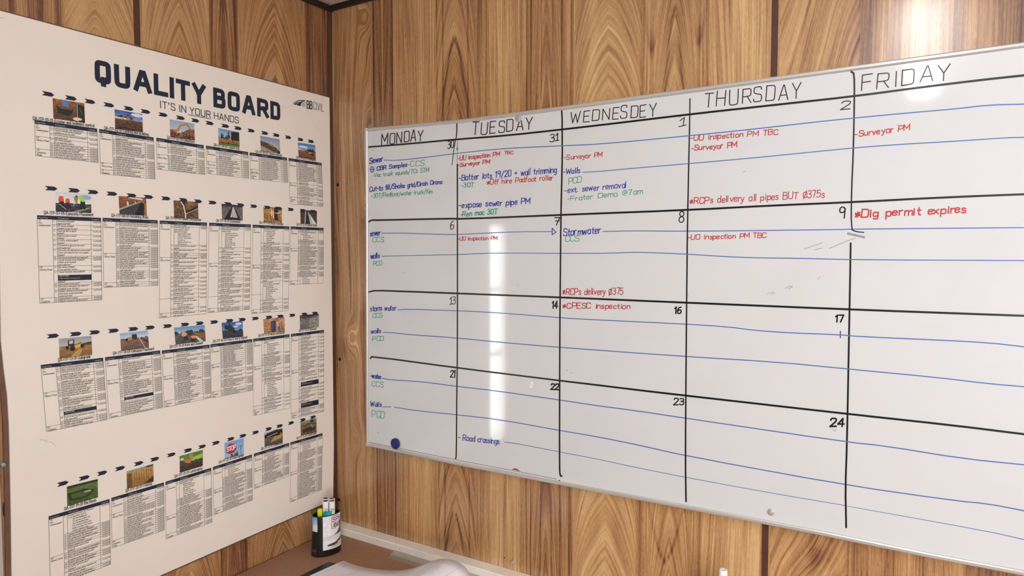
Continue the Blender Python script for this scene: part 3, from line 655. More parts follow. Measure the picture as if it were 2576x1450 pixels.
# little photographs: painted as a grid of coloured points
def paint(ops, nx, ny, seed):
    r = np.random.RandomState(seed); Y, X = np.meshgrid(np.linspace(0, 100, ny), np.linspace(0, 100, nx), indexing='ij'); C = np.zeros((ny, nx, 3))
    def inside(pts):
        m = np.zeros_like(X, bool); n = len(pts)
        for i in range(n):
            (xa, ya), (xb, yb) = pts[i], pts[(i+1) % n]
            if ya == yb: continue
            m ^= ((ya > Y) != (yb > Y)) & (X < (xb-xa)*(Y-ya)/(yb-ya)+xa)
        return m
    for op in ops:
        t = op[0]
        if t == 'g':
            y0, y1, c0, c1 = op[1:]; m = (Y >= y0) & (Y <= y1); f = ((Y-y0)/max(1, y1-y0))[..., None]; C = np.where(m[..., None], np.array(c0)*(1-f)+np.array(c1)*f, C)
        elif t == 'p':
            pts = op[2]; C[inside(list(zip(pts[::2], pts[1::2])))] = op[1]
        elif t == 'l':
            pts = op[3]
            for i in range(0, len(pts)-2, 2):
                a = np.array(pts[i:i+2], float); d = np.array(pts[i+2:i+4], float)-a; q = np.clip(((X-a[0])*d[0]+(Y-a[1])*d[1])/(d@d), 0, 1)
                C[np.hypot(X-a[0]-q*d[0], Y-a[1]-q*d[1]) < op[2]] = op[1]
        elif t == 'e': C[((X-op[2])/op[4])**2+((Y-op[3])/op[5])**2 < 1] = op[1]
        elif t == 'n':
            y0, y1, am = op[1:4]; sx, sy = op[4:6] if len(op) > 4 else (6, 6); nn = vnoise(X/sx, Y/sy, seed+1)*2+vnoise(X/sx*2.3, Y/sy*2.3, seed+2); m = (Y >= y0) & (Y <= y1); C = C+np.where(m, nn, 0)[..., None]*am
        elif t == 't':   # tree line
            y0, hh, c = op[1:4]; xa, xb = op[4:6] if len(op) > 4 else (0, 100); edge = y0-hh*(.5+vnoise(X/7, X*0, seed+5)+.5*vnoise(X/2.5, X*0, seed+6)); m = (Y > edge) & (Y < y0) & (X >= xa) & (X <= xb); C[m] = np.array(c); C = C+np.where(m, vnoise(X/4, Y/4, seed+8), 0)[..., None]*50
    return lin(np.clip(C, 0, 255))
SKYc = ((96, 136, 190), (186, 204, 224)); DK = (34, 26, 22); OR = (214, 124, 52); EX = (196, 130, 70); YL = (220, 180, 50)
def digger(x, y, s, c=EX, d=1):
    f = lambda *p: [x+s*d*p[i] if i % 2 == 0 else y+s*p[i] for i in range(len(p))]
    return [('p', c, f(-10, 0, 8, 0, 8, -7, -10, -7)), ('p', DK, f(-10, 4, 9, 4, 9, 0, -10, 0)), ('l', c, 2.2*s, f(4, -6, 16, -20, 28, -14)), ('l', c, 1.6*s, f(28, -14, 30, 0)), ('p', DK, f(-3, -7, 4, -7, 4, -14, -3, -14))]
def worker(x, y, s, c=(226, 84, 48)): return [('l', (30, 34, 48), 3.2*s, [x, y, x-2*s, y+22*s]), ('l', (30, 34, 48), 3.2*s, [x+3*s, y, x+6*s, y+22*s]), ('p', c, [x-6*s, y, x+7*s, y, x+5*s, y-20*s, x-3*s, y-20*s]), ('e', (230, 230, 225), x+1*s, y-25*s, 4.5*s, 4.5*s)]
dirt = (124, 84, 56)
PH = [
 ((132, 247, 212, 260.3, 213.8, 310, 134.5, 298.6), [('g', 0, 100, (150, 96, 52), (84, 54, 34)), ('n', 0, 100, 22), ('p', (40, 42, 34), [72, 8, 100, 16, 100, 100, 72, 84]), ('n', 10, 90, 12, 3, 3), ('p', (28, 44, 36), [10, 30, 24, 44, 60, 44, 68, 20, 60, 62, 45, 78, 14, 68]), ('p', (80, 130, 190), [27, 2, 50, 6, 50, 32, 30, 32]), ('l', (170, 174, 170), 1.3, [76, 6, 76, 88]), ('l', (96, 96, 84), 1, [84, 30, 92, 60]), ('e', (226, 210, 184), 76, 86, 15, 9), ('e', (40, 30, 24), 90, 94, 10, 5)]),
 ((288, 275, 358, 287.4, 359.3, 333.3, 289.7, 324.5), [('g', 0, 45, (42, 84, 160), (140, 170, 210)), ('n', 0, 40, 22, 12, 6), ('e', (220, 226, 236), 80, 12, 22, 9), ('t', 36, 16, (30, 34, 30), 0, 45), ('p', (206, 208, 180), [0, 34, 40, 36, 40, 44, 0, 44]), ('g', 44, 100, (106, 74, 54), (66, 44, 36)), ('n', 42, 100, 26, 9, 4)]+digger(60, 46, 1.1, (168, 112, 66), -1)+[('l', (60, 40, 28), 2, [38, 34, 46, 20, 58, 30])]),
 ((426.4, 300.3, 488.8, 311.2, 490, 354, 428.4, 345.2), [('g', 0, 100, (150, 172, 200), (206, 210, 216)), ('p', (150, 90, 44), [0, 56, 28, 52, 28, 80, 0, 80]), ('g', 74, 100, (116, 76, 56), (90, 56, 42)), ('p', (120, 84, 64), [25, 74, 55, 58, 75, 40, 100, 36, 100, 80, 25, 80]), ('n', 55, 100, 55, 5, 5), ('l', (198, 128, 62), 4.5, [30, 58, 42, 26, 68, 10]), ('l', (190, 116, 56), 3.5, [68, 10, 82, 36, 88, 44])]),
 ((548.6, 322.2, 601.4, 332.5, 602.7, 371.8, 550.2, 363.9), [('g', 0, 60, (110, 150, 196), (180, 200, 220)), ('t', 62, 48, (36, 50, 34)), ('p', (24, 30, 26), [60, 8, 100, 4, 100, 66, 60, 60]), ('g', 60, 82, (172, 116, 76), (150, 96, 62)), ('n', 0, 100, 18, 5, 5), ('l', (200, 200, 196), 1, [38, 46, 60, 60]), ('l', DK, 2, [40, 50, 52, 40, 62, 50, 70, 72]), ('g', 82, 100, (108, 136, 54), (90, 118, 42)), ('t', 88, 10, (30, 44, 22))]),
 ((654.3, 341.8, 703.3, 350.6, 704.6, 388, 655.9, 381), [('g', 0, 60, (130, 150, 180), (176, 186, 202)), ('p', (82, 66, 56), [0, 30, 60, 46, 100, 80, 80, 96, 0, 62]), ('p', (170, 148, 120), [0, 60, 60, 88, 100, 100, 0, 100]), ('p', (178, 158, 130), [76, 60, 100, 56, 100, 84]), ('n', 30, 100, 20, 6, 6), ('l', (206, 186, 120), 1.8, [52, 52, 60, 40, 74, 34, 78, 50, 62, 58]), ('p', (150, 140, 110), [40, 44, 60, 46, 58, 56, 42, 52])]),
 ((749.2, 358.8, 792.9, 365.6, 794.4, 402.3, 751, 396), [('g', 0, 50, (70, 116, 176), (170, 196, 220)), ('e', (214, 222, 232), 30, 24, 26, 8), ('t', 52, 26, (26, 36, 30), 45, 100), ('g', 52, 100, (142, 96, 66), (112, 72, 50)), ('n', 50, 100, 20, 8, 4)]+digger(45, 56, .9, (150, 110, 70), -1)+[('e', YL, 68, 60, 9, 4), ('e', DK, 76, 68, 14, 5)]),
 ((139.4, 483.2, 228.6, 488.7, 229.7, 536.5, 140, 532.4), [('g', 0, 56, (206, 214, 226), (232, 232, 230)), ('e', (150, 176, 206), 84, 20, 18, 12), ('t', 60, 8, (40, 52, 50)), ('g', 60, 100, (70, 66, 68), (40, 40, 44)), ('n', 60, 100, 26, 12, 4), ('p', (140, 140, 136), [38, 100, 90, 72, 100, 74, 62, 100]), ('p', (150, 130, 60), [50, 20, 62, 16, 60, 58, 54, 50])]+worker(14, 46, 1.35)+worker(32, 52, 1.1)+[('l', (26, 28, 34), 4.5, [74, 40, 70, 80]), ('l', (26, 28, 34), 4, [78, 42, 80, 78]), ('p', (168, 220, 40), [58, 18, 70, 12, 82, 36, 76, 46, 66, 32]), ('e', (40, 36, 34), 58, 16, 3.5, 5), ('l', (190, 190, 186), .9, [10, 60, 28, 86]), ('l', (190, 190, 186), .9, [56, 40, 48, 70])]),
 ((298, 493.2, 367.6, 498.2, 369.4, 543.3, 300.7, 539.9), [('g', 0, 100, (146, 98, 66), (92, 58, 40)), ('n', 0, 100, 24, 6, 6), ('p', (224, 214, 196), [34, 2, 88, 6, 84, 16, 40, 8]), ('p', (62, 62, 66), [0, 72, 80, 26, 92, 32, 92, 100, 10, 100]), ('p', (26, 26, 28), [54, 100, 80, 28, 90, 36, 90, 100]), ('p', (186, 170, 150), [0, 68, 80, 22, 80, 26, 0, 76]), ('p', (226, 220, 206), [28, 28, 33, 26, 35, 50, 29, 52]), ('p', (226, 220, 206), [57, 22, 61, 22, 61, 34, 58, 36]), ('p', (160, 110, 70), [92, 30, 100, 34, 100, 100, 90, 100])]),
 ((436.2, 504.1, 497.7, 508.5, 499.3, 550.6, 438, 549), [('g', 0, 100, (124, 92, 58), (96, 66, 38)), ('n', 0, 100, 34, 7, 7), ('p', (30, 24, 18), [48, 60, 98, 24, 98, 40, 54, 76]), ('p', (36, 28, 22), [34, 0, 44, 0, 50, 60, 42, 100, 38, 60]), ('l', (224, 224, 220), 2.6, [28, 2, 40, 28, 46, 76, 46, 100]), ('l', (214, 210, 196), 1.3, [48, 74, 98, 40])]),
 ((557, 513, 610, 517, 610.8, 555.6, 558.5, 552.4), [('g', 0, 100, (96, 92, 90), (120, 112, 106)), ('g', 0, 16, (50, 42, 38), (70, 62, 58)), ('n', 0, 100, 22, 5, 5), ('p', (24, 24, 26), [48, 12, 60, 12, 92, 100, 8, 100])]+[('p', (196, 196, 192), [52+i*1.5, 16, 54+i*1.5, 16, 50+i*13, 86, 39+i*13, 86]) for i in range(3)]+[('e', (20, 20, 22), 45+i*13, 87, 5, 5) for i in range(3)]),
 ((662.3, 519.8, 709, 523.3, 709, 561.3, 663.6, 559.7), [('g', 0, 100, (186, 138, 76), (156, 108, 58)), ('n', 0, 100, 40, 5, 5), ('p', (34, 24, 18), [58, 0, 80, 0, 76, 50, 80, 84, 60, 84, 54, 50]), ('l', (236, 222, 180), 2, [30, 38, 92, 36]), ('l', (240, 230, 200), 2.6, [44, 18, 44, 56]), ('l', (240, 230, 200), 2.6, [52, 22, 54, 68])]),
 ((755.4, 528, 797, 531, 797, 565.6, 756, 563), [('g', 0, 100, (70, 54, 44), (86, 62, 48)), ('n', 0, 100, 18, 6, 6), ('p', (40, 44, 46), [34, 4, 50, 6, 80, 100, 30, 100]), ('p', (226, 228, 228), [44, 10, 66, 44, 98, 98, 60, 100, 52, 50]), ('l', (220, 222, 224), 2, [32, 6, 26, 98]), ('l', (60, 66, 70), 1.2, [50, 20, 70, 98])]),
 ((147.5, 853, 230, 845.3, 231.9, 893.2, 149.8, 902.7), [('g', 0, 40, (150, 156, 164), (190, 188, 184)), ('p', (60, 66, 44), [72, 34, 100, 28, 100, 44, 70, 46]), ('g', 42, 100, (160, 120, 70), (128, 92, 50)), ('n', 40, 100, 20, 14, 5), ('p', (190, 150, 92), [30, 100, 60, 60, 70, 64, 60, 100]), ('p', (40, 40, 44), [26, 12, 46, 10, 46, 40, 26, 44]), ('p', (200, 200, 206), [30, 16, 42, 14, 42, 30, 30, 32]), ('p', YL, [44, 40, 66, 26, 68, 50, 50, 56]), ('e', DK, 40, 56, 8, 13), ('e', DK, 24, 50, 5, 10), ('e', DK, 70, 46, 6, 11), ('l', DK, 2, [46, 40, 66, 30])]),
 ((301.4, 839.6, 371.8, 831.4, 374.9, 875.6, 304.7, 883.8), [('g', 0, 36, (136, 172, 214), (214, 222, 230)), ('t', 40, 12, (56, 60, 50)), ('g', 38, 100, (136, 104, 88), (104, 76, 64)), ('n', 38, 100, 16, 14, 5), ('p', (60, 54, 52), [64, 32, 100, 56, 100, 76]), ('l', (214, 208, 204), 1.1, [66, 34, 86, 98]), ('p', (170, 140, 70), [22, 28, 42, 26, 44, 42, 24, 44]), ('e', DK, 22, 40, 5, 8), ('p', (46, 44, 40), [40, 14, 58, 12, 60, 40, 42, 42])]),
 ((437.5, 825, 514.7, 818, 517.6, 858.7, 441.7, 867), [('g', 0, 40, (96, 146, 190), (170, 196, 214)), ('t', 44, 22, (48, 50, 52)), ('g', 42, 100, (98, 92, 92), (80, 74, 74)), ('p', (134, 92, 66), [62, 40, 100, 48, 100, 86, 72, 64]), ('n', 20, 100, 20, 5, 5), ('p', (206, 204, 198), [62, 60, 72, 64, 92, 96, 80, 100]), ('l', (32, 34, 46), 3, [32, 56, 30, 84]), ('l', (32, 34, 46), 3, [36, 56, 40, 82]), ('e', (232, 150, 90), 30, 46, 9, 12), ('l', (32, 34, 46), 3, [54, 70, 54, 96]), ('l', (32, 34, 46), 3, [58, 70, 62, 94]), ('e', (236, 150, 84), 59, 66, 8, 9), ('p', (40, 60, 44), [40, 26, 58, 20, 60, 50, 42, 54])]),
 ((557, 812.6, 610, 808.9, 612, 847.7, 560.2, 852.8), [('g', 0, 56, (44, 88, 168), (120, 156, 208)), ('e', (210, 222, 236), 80, 14, 16, 8), ('e', (200, 214, 232), 66, 30, 12, 6), ('t', 40, 34, (40, 62, 36), 14, 50), ('t', 60, 22, (26, 36, 30), 0, 100), ('g', 58, 100, (58, 62, 72), (44, 48, 56)), ('p', (40, 42, 48), [12, 22, 18, 14, 62, 40, 54, 56, 14, 44]), ('e', DK, 58, 62, 8, 8)]),
 ((661.7, 803.3, 715.2, 797.8, 716.7, 835.3, 664.4, 840.6), [('g', 0, 100, (184, 140, 98), (164, 120, 80)), ('n', 0, 100, 44, 5, 5), ('p', (84, 50, 36), [34, 22, 58, 16, 56, 92, 34, 94]), ('l', (56, 86, 150), 3.4, [44, 30, 40, 70]), ('l', (60, 92, 150), 4, [66, 40, 76, 96]), ('l', (200, 206, 216), 3, [64, 30, 68, 56])]),
 ((753.8, 793.6, 802, 789.9, 802, 823.4, 754.7, 830), [('g', 0, 100, (92, 92, 94), (126, 124, 122)), ('g', 0, 22, (98, 88, 76), (74, 60, 48)), ('p', (46, 42, 38), [20, 0, 50, 20, 70, 6, 60, 0]), ('p', (120, 122, 122), [0, 24, 50, 44, 50, 100, 0, 62]), ('p', (150, 148, 144), [50, 44, 66, 22, 100, 12, 100, 100, 50, 92]), ('n', 14, 100, 46, 4, 4), ('p', (110, 106, 102), [0, 62, 50, 100, 0, 100])]),
 ((168, 1225, 245.6, 1205.6, 246.5, 1252, 169, 1274.4), [('g', 0, 14, (40, 44, 34), (50, 58, 40)), ('g', 14, 100, (96, 122, 58), (62, 84, 40)), ('n', 0, 100, 24, 9, 3), ('p', (40, 54, 32), [0, 36, 60, 34, 90, 50, 70, 80, 10, 78]), ('p', (74, 96, 48), [12, 44, 62, 44, 80, 54, 60, 72, 16, 70]), ('e', (196, 176, 146), 66, 50, 12, 4)]),
 ((318.3, 1186.7, 385.6, 1167.7, 386.5, 1212.2, 319.5, 1231), [('g', 0, 100, (196, 156, 96), (150, 106, 54)), ('g', 0, 14, (140, 156, 110), (150, 160, 130)), ('p', (110, 80, 46), [0, 14, 18, 20, 20, 100, 0, 100])]+[('l', (116, 80, 42), .8, [18+i*9, 12+i, 20+i*9, 100]) for i in range(9)]+[('p', (70, 48, 28), [60, 100, 100, 66, 100, 100]), ('p', (60, 80, 44), [70, 0, 100, 0, 100, 8, 78, 12]), ('n', 0, 100, 14, 4, 10)]),
 ((451.4, 1148.4, 510.4, 1132, 509.8, 1173, 452.3, 1190.2), [('g', 0, 50, (90, 120, 60), (120, 150, 60)), ('g', 55, 100, (84, 60, 48), (58, 42, 34)), ('n', 0, 100, 26, 4, 4), ('p', (160, 200, 80), [50, 30, 100, 20, 100, 40, 60, 58]), ('p', (60, 74, 66), [0, 30, 24, 36, 30, 62, 0, 66]), ('e', (60, 80, 40), 70, 54, 12, 8), ('p', (196, 116, 64), [14, 30, 34, 36, 50, 48, 46, 60, 26, 52]), ('p', (200, 130, 80), [40, 8, 56, 6, 58, 36, 46, 34]), ('e', (206, 198, 186), 10, 24, 8, 8)]),
 ((564.4, 1115.5, 613, 1102.4, 613.6, 1142.8, 565.6, 1155.8), [('g', 0, 100, (120, 168, 220), (160, 194, 228)), ('t', 100, 14, (60, 84, 60)), ('l', (216, 140, 130), 5, [36, 0, 36, 14]), ('p', (176, 32, 44), [22, 14, 48, 18, 60, 34, 60, 58, 48, 74, 22, 76, 7, 60, 7, 32]), ('l', (30, 40, 60), 1.2, [82, 44, 84, 96]), ('l', (30, 40, 60), 1.4, [74, 46, 92, 44]), ('t', 96, 30, (40, 66, 52), 50, 70), ('p', (96, 44, 50), [30, 80, 42, 78, 40, 92, 32, 92])]),
 ((665, 1088.2, 710.6, 1075.8, 711, 1114.3, 665.5, 1124.4), [('g', 0, 20, (190, 204, 220), (150, 160, 170)), ('p', (36, 30, 28), [10, 14, 60, 4, 100, 8, 100, 40, 14, 30]), ('g', 42, 100, (104, 96, 94), (76, 70, 70)), ('n', 30, 100, 12, 6, 4), ('l', (230, 226, 220), 1.4, [14, 38, 70, 26])]+[('l', (220, 190, 60), 1.8, [36+i*10, 78-i*2, 58+i*8, 46]) for i in range(6)]+[('p', (190, 120, 80), [86, 30, 96, 32, 94, 46, 86, 46])]),
 ((755.7, 1061.5, 795.7, 1052, 796.3, 1088.2, 756.6, 1097), [('g', 0, 24, (150, 160, 150), (110, 120, 100)), ('g', 22, 100, (140, 106, 76), (112, 78, 54)), ('n', 0, 100, 34, 5, 5), ('p', (40, 36, 32), [60, 6, 88, 4, 84, 22, 62, 22]), ('p', (48, 54, 46), [10, 60, 60, 50, 96, 60, 90, 80, 14, 84]), ('l', (206, 200, 190), 1.4, [66, 36, 76, 60]), ('l', (30, 30, 34), 2, [0, 40, 60, 30, 100, 40])])]
for i, (c, ops) in enumerate(PH):
    q = onp([(c[0], c[1]), (c[2], c[3]), (c[4], c[5]), (c[6], c[7])]); nx, ny = 78, 56; C = paint(ops, nx, ny, 50+i*9)
    vv, uu = np.meshgrid(np.linspace(0, 1, ny), np.linspace(0, 1, nx), indexing='ij'); uu = uu.ravel()[:, None]; vv = vv.ravel()[:, None]
    P = (q[0]*(1-uu)+q[1]*uu)*(1-vv)+(q[3]*(1-uu)+q[2]*uu)*vv
    jj, ii = np.meshgrid(np.arange(ny-1), np.arange(nx-1), indexing='ij'); a = (jj*nx+ii).ravel()
    o = mesh('photo_print', pl(P), np.column_stack([a, a+nx, a+nx+1, a+1]), M['photo'], post)
    at = o.data.color_attributes.new('col', 'FLOAT_COLOR', 'POINT'); at.data.foreach_set('color', np.column_stack([C.reshape(-1, 3), np.ones(nx*ny)]).ravel().astype(np.float32))
    if i == 21:
        k = Ink(); f_ = lambda u, v: (q[0]*(1-u)+q[1]*u)*(1-v)+(q[3]*(1-u)+q[2]*u)*v
        write(k, 'STOP', f_(.12, .57), f_(.555, .535), .0105, .0105, .0019, up=(0, 1), gap=1.8); k.build('sign_lettering', 'white', post, lambda P: pl(P, .0006))
# grey scuffs and pins
sc = Ink()
for P, w in (([(112, 1110), (128, 1113), (140, 1122)], 1.2), ([(100, 1107), (118, 1108)], 1.5), ([(0, 46), (9, 44)], 1.3), ([(806, 252), (815, 256)], 1), ([(790, 312), (803, 330)], .8), ([(722, 272), (700, 262)], .8), ([(788, 1060), (792, 1040)], 1.5), ([(838, 506), (842, 507)], 1.2)):
    sc.line(onp(P), w*.0006)
sc.build('scuff_marks', 'smudge', post, pl)
# ------------------------------------------------------------------ whiteboard on the right wall
WY = -.018
def wb(P, e=.0003): V = right(P, WY-e); return V
board = empty('whiteboard', (.95, 0, 1.46), 'large aluminium framed whiteboard calendar on the wood wall right of the corner', 'whiteboard')
topo = right([(920, 323), (1165, 300), (1412, 268), (1780, 217), (2150, 165), (2576, 106)], WY); boto = right([(922, 1122), (1147, 1170), (1400, 1219), (1725, 1281), (2050, 1344), (2350, 1406), (2576, 1449)], WY)
def ext(P, x):  # carry the last segment on to the true board end
    return np.vstack([P, [x, WY, P[-1, 2]]])
topo = ext(topo, 1.952); boto = ext(boto, 1.952); FW = .0095
def rail(name, P, inward, depth=.0215):
    """profile swept along the edge: outer face, rounded nose, inner lip"""
    P = np.asarray(P); prof = [(0, 0), (0, -depth+.002), (.002, -depth), (FW-.003, -depth-.0006), (FW-.001, -depth+.001), (FW, -.0179), (FW, 0)]
    V = []; n = len(prof)
    for p in P:
        for a, y in prof: V.append((p[0]+inward[0]*a, y, p[2]+inward[1]*a))
    F = []
    for i in range(len(P)-1):
        for k in range(n-1): F.append((i*n+k, i*n+k+1, (i+1)*n+k+1, (i+1)*n+k))
    F += [tuple(range(n)), tuple((len(P)-1)*n+k for k in range(n))[::-1]]
    return mesh(name, V, F, M['alu'], board)
rail('frame_rail', topo, (0, -1)); rail('frame_rail', boto, (0, 1))
xl0, xl1 = topo[0, 0], boto[0, 0]
rail('frame_rail', np.array([[xl0, 0, topo[0, 2]-.0005], [xl1, 0, boto[0, 2]+.0005]]), (1, 0)); rail('frame_rail', np.array([[1.952, 0, topo[-1, 2]], [1.952, 0, boto[-1, 2]]]), (-1, 0))
xs = np.linspace(.146, 1.95, 50); zt = np.interp(xs, topo[:, 0], topo[:, 2])-.004; zb = np.interp(xs, boto[:, 0], boto[:, 2])+.004
P = [(x, -.0002, z) for x, z in zip(xs, zt)]+[(x, -.0002, z) for x, z in zip(xs[::-1], zb[::-1])]
B().prism(P, (0, WY+.0002, 0)).build('writing_surface', 'board', board)
# black line between frame and surface
gk = Ink(); gk.line([(929, 329.5), (1170, 305), (1412, 275), (1780, 224), (2150, 173), (2576, 116)], [1.2, 1.3, 1.5, 1.8, 2.6, 3.4]); gk.line([(927, 1113), (1160, 1160), (1400, 1206)], .9)
gk.build('edge_line', 'ink', board, wb)
def stroke(P, w, m, name, sm=1, label=None): return Ink().line(P, w, sm=sm).build(name, m, board, wb, label)
GL_ = [([(928.5, 370), (1040, 361), (1145, 351), (1270, 341.7), (1414, 326), (1560, 309), (1735, 287.7), (1950, 264), (2149, 242.3), (2315, 220), (2470, 201), (2576, 189.7)], 4, 6), ([(928.5, 558), (934.8, 553.7), (952, 554.4), (1118, 550.4), (1173, 551), (1411, 541), (1730, 528.7), (1950, 517), (2142, 509), (2387, 496.3), (2576, 489)], 4, 5.5),
       ([(928.5, 735), (943, 731), (1017, 733.6), (1150, 738.6), (1409, 748.5), (1728, 762), (2137, 779), (2576, 795)], 3.6, 5.5), ([(932, 902), (936, 897), (1150, 926), (1407, 958), (1500, 969), (1600, 981.4), (1726, 996), (2132, 1042), (2400, 1071), (2576, 1093)], 3.6, 5.5),
       ([(1149.5, 307), (1149, 340), (1146, 352), (1142, 372), (1137, 415)], 3, 1.6), ([(1150.5, 414), (1150.6, 540), (1150.8, 659), (1150.7, 800), (1150.4, 900), (1149, 1004), (1148, 1148), (1146, 1154)], 3.4, 3.2),
       ([(1409.5, 270.5), (1414, 275), (1414.2, 357), (1414.7, 386), (1412.6, 480), (1411, 545), (1409, 749), (1408, 900), (1407.4, 1178), (1409, 1197.5), (1413, 1198.5)], 3.8, 4), ([(1407.2, 1210), (1407.4, 1218)], 3.4, 3.4),
       ([(1735.7, 249), (1735, 300), (1732.7, 410), (1729.5, 560), (1727.3, 761), (1726, 900), (1724.2, 1155), (1725.8, 1262)], 3, 4), ([(2142, 181), (2149, 185), (2149.5, 243), (2146.6, 387), (2142.3, 473), (2141, 577), (2152, 583), (2173, 585)], 5, 2.5),
       ([(2140, 612.7), (2138.4, 709), (2134.8, 900), (2130.7, 1116), (2126.7, 1226), (2128.7, 1327)], 4.6, 4.6), ([(2151, 166), (2150, 172)], 2.5, 2.5)]
for P, w0, w1 in GL_: stroke(P, np.linspace(w0, w1, len(P)), 'black', 'grid_line')
stroke([(1150.6, 356), (1150.4, 374), (1150.5, 378)], 2, 'faint', 'grid_line'); stroke([(1150.4, 372), (1150.4, 376)], 3, 'black', 'grid_line'); stroke([(1150.4, 380), (1150.2, 412)], 1.6, 'faint', 'grid_line')
BL_ = [([(967, 403), (999, 404), (1064, 397), (1147, 386.4), (1260, 374), (1414, 367), (1518, 362.3), (1735, 341.6), (1901, 324.5), (2025, 310), (2149, 297), (2279, 284.7), (2405, 274), (2487, 264.3), (2576, 262)], 1.8, 3.2),
       ([(1465.5, 433.7), (1503, 432), (1594.7, 423.4), (1732, 412), (1901, 397), (2049, 382), (2148, 372.3), (2243.5, 364.7), (2405, 355.4), (2530, 346.8), (2576, 345.7)], 1.9, 3),
       ([(961, 587), (1019, 586.7), (1113.5, 590.4), (1151, 590.4), (1225, 586.7), (1302, 583.4), (1386.6, 583)], 1.8, 2), ([(961, 645), (1098.6, 641.8), (1148, 641.3), (1210, 637.6), (1307, 637), (1410, 637.8), (1543.5, 637.5), (1592, 634.8), (1667.6, 637), (1729.7, 640), (1864.4, 648.4), (2015.8, 650.5), (2160, 654), (2576, 656)], 1.7, 2.6),
       ([(1517, 582.7), (1592, 581), (1728, 582.4), (2106.6, 578), (2160, 576.5), (2576, 573)], 2, 2.8),
       ([(1002, 780.3), (1019, 778.3), (1150.7, 782), (1247.6, 787), (1409, 799.6), (1443.6, 802.5), (1729.7, 816), (1834, 823), (1894.7, 831.5), (1985.5, 838), (2115.7, 842.8), (2160, 847.3), (2360, 856), (2490, 863), (2576, 873)], 1.9, 3),
       ([(964, 836.7), (994, 838), (1024, 842), (1151, 850.8), (1247.6, 860.8), (1408, 874.6), (1729.7, 897.9), (1953.8, 911.4), (2134.6, 929), (2362.6, 950.8), (2484.4, 965.7), (2576, 973.5)], 1.9, 3),
       ([(961, 952.5), (982, 956), (1059, 960.7), (1148, 972.6), (1247.6, 983.8), (1407.7, 1007), (1500, 1021), (1600, 1034), (1725.8, 1053), (2130.7, 1112.7), (2229, 1123), (2425.5, 1155), (2576, 1170)], 1.9, 3),
       ([(992, 1025), (1046.5, 1034), (1148, 1043.9), (1260, 1056.8), (1407.7, 1083.6), (1500, 1099), (1600, 1119), (1725.8, 1147.7), (2126.7, 1221), (2406, 1261), (2484, 1268), (2576, 1285.7)], 1.9, 3),
       ([(964, 1024.5), (983, 1024.3)], 1.8, 1.8), ([(1269, 1113), (1297, 1116), (1407.7, 1137.7), (1500, 1155), (1600, 1176.8), (1725.8, 1202), (1953.8, 1243.6), (2124.8, 1272.3)], 1.6, 1.4), ([(2130.7, 1274), (2488, 1338), (2576, 1358.4)], 1.2, 2)]
for P, w0, w1 in BL_: stroke(P, np.linspace(w0, w1, len(P)), 'blueline', 'marker_line', 1)
stroke([(1389, 574.5), (1398.5, 584.5), (1389, 591), (1389, 574.5)], 1.9, 'blue', 'arrowhead', 0)
stroke([(2114, 834), (2114, 850)], 2.5, 'blue', 'tick_mark', 0)
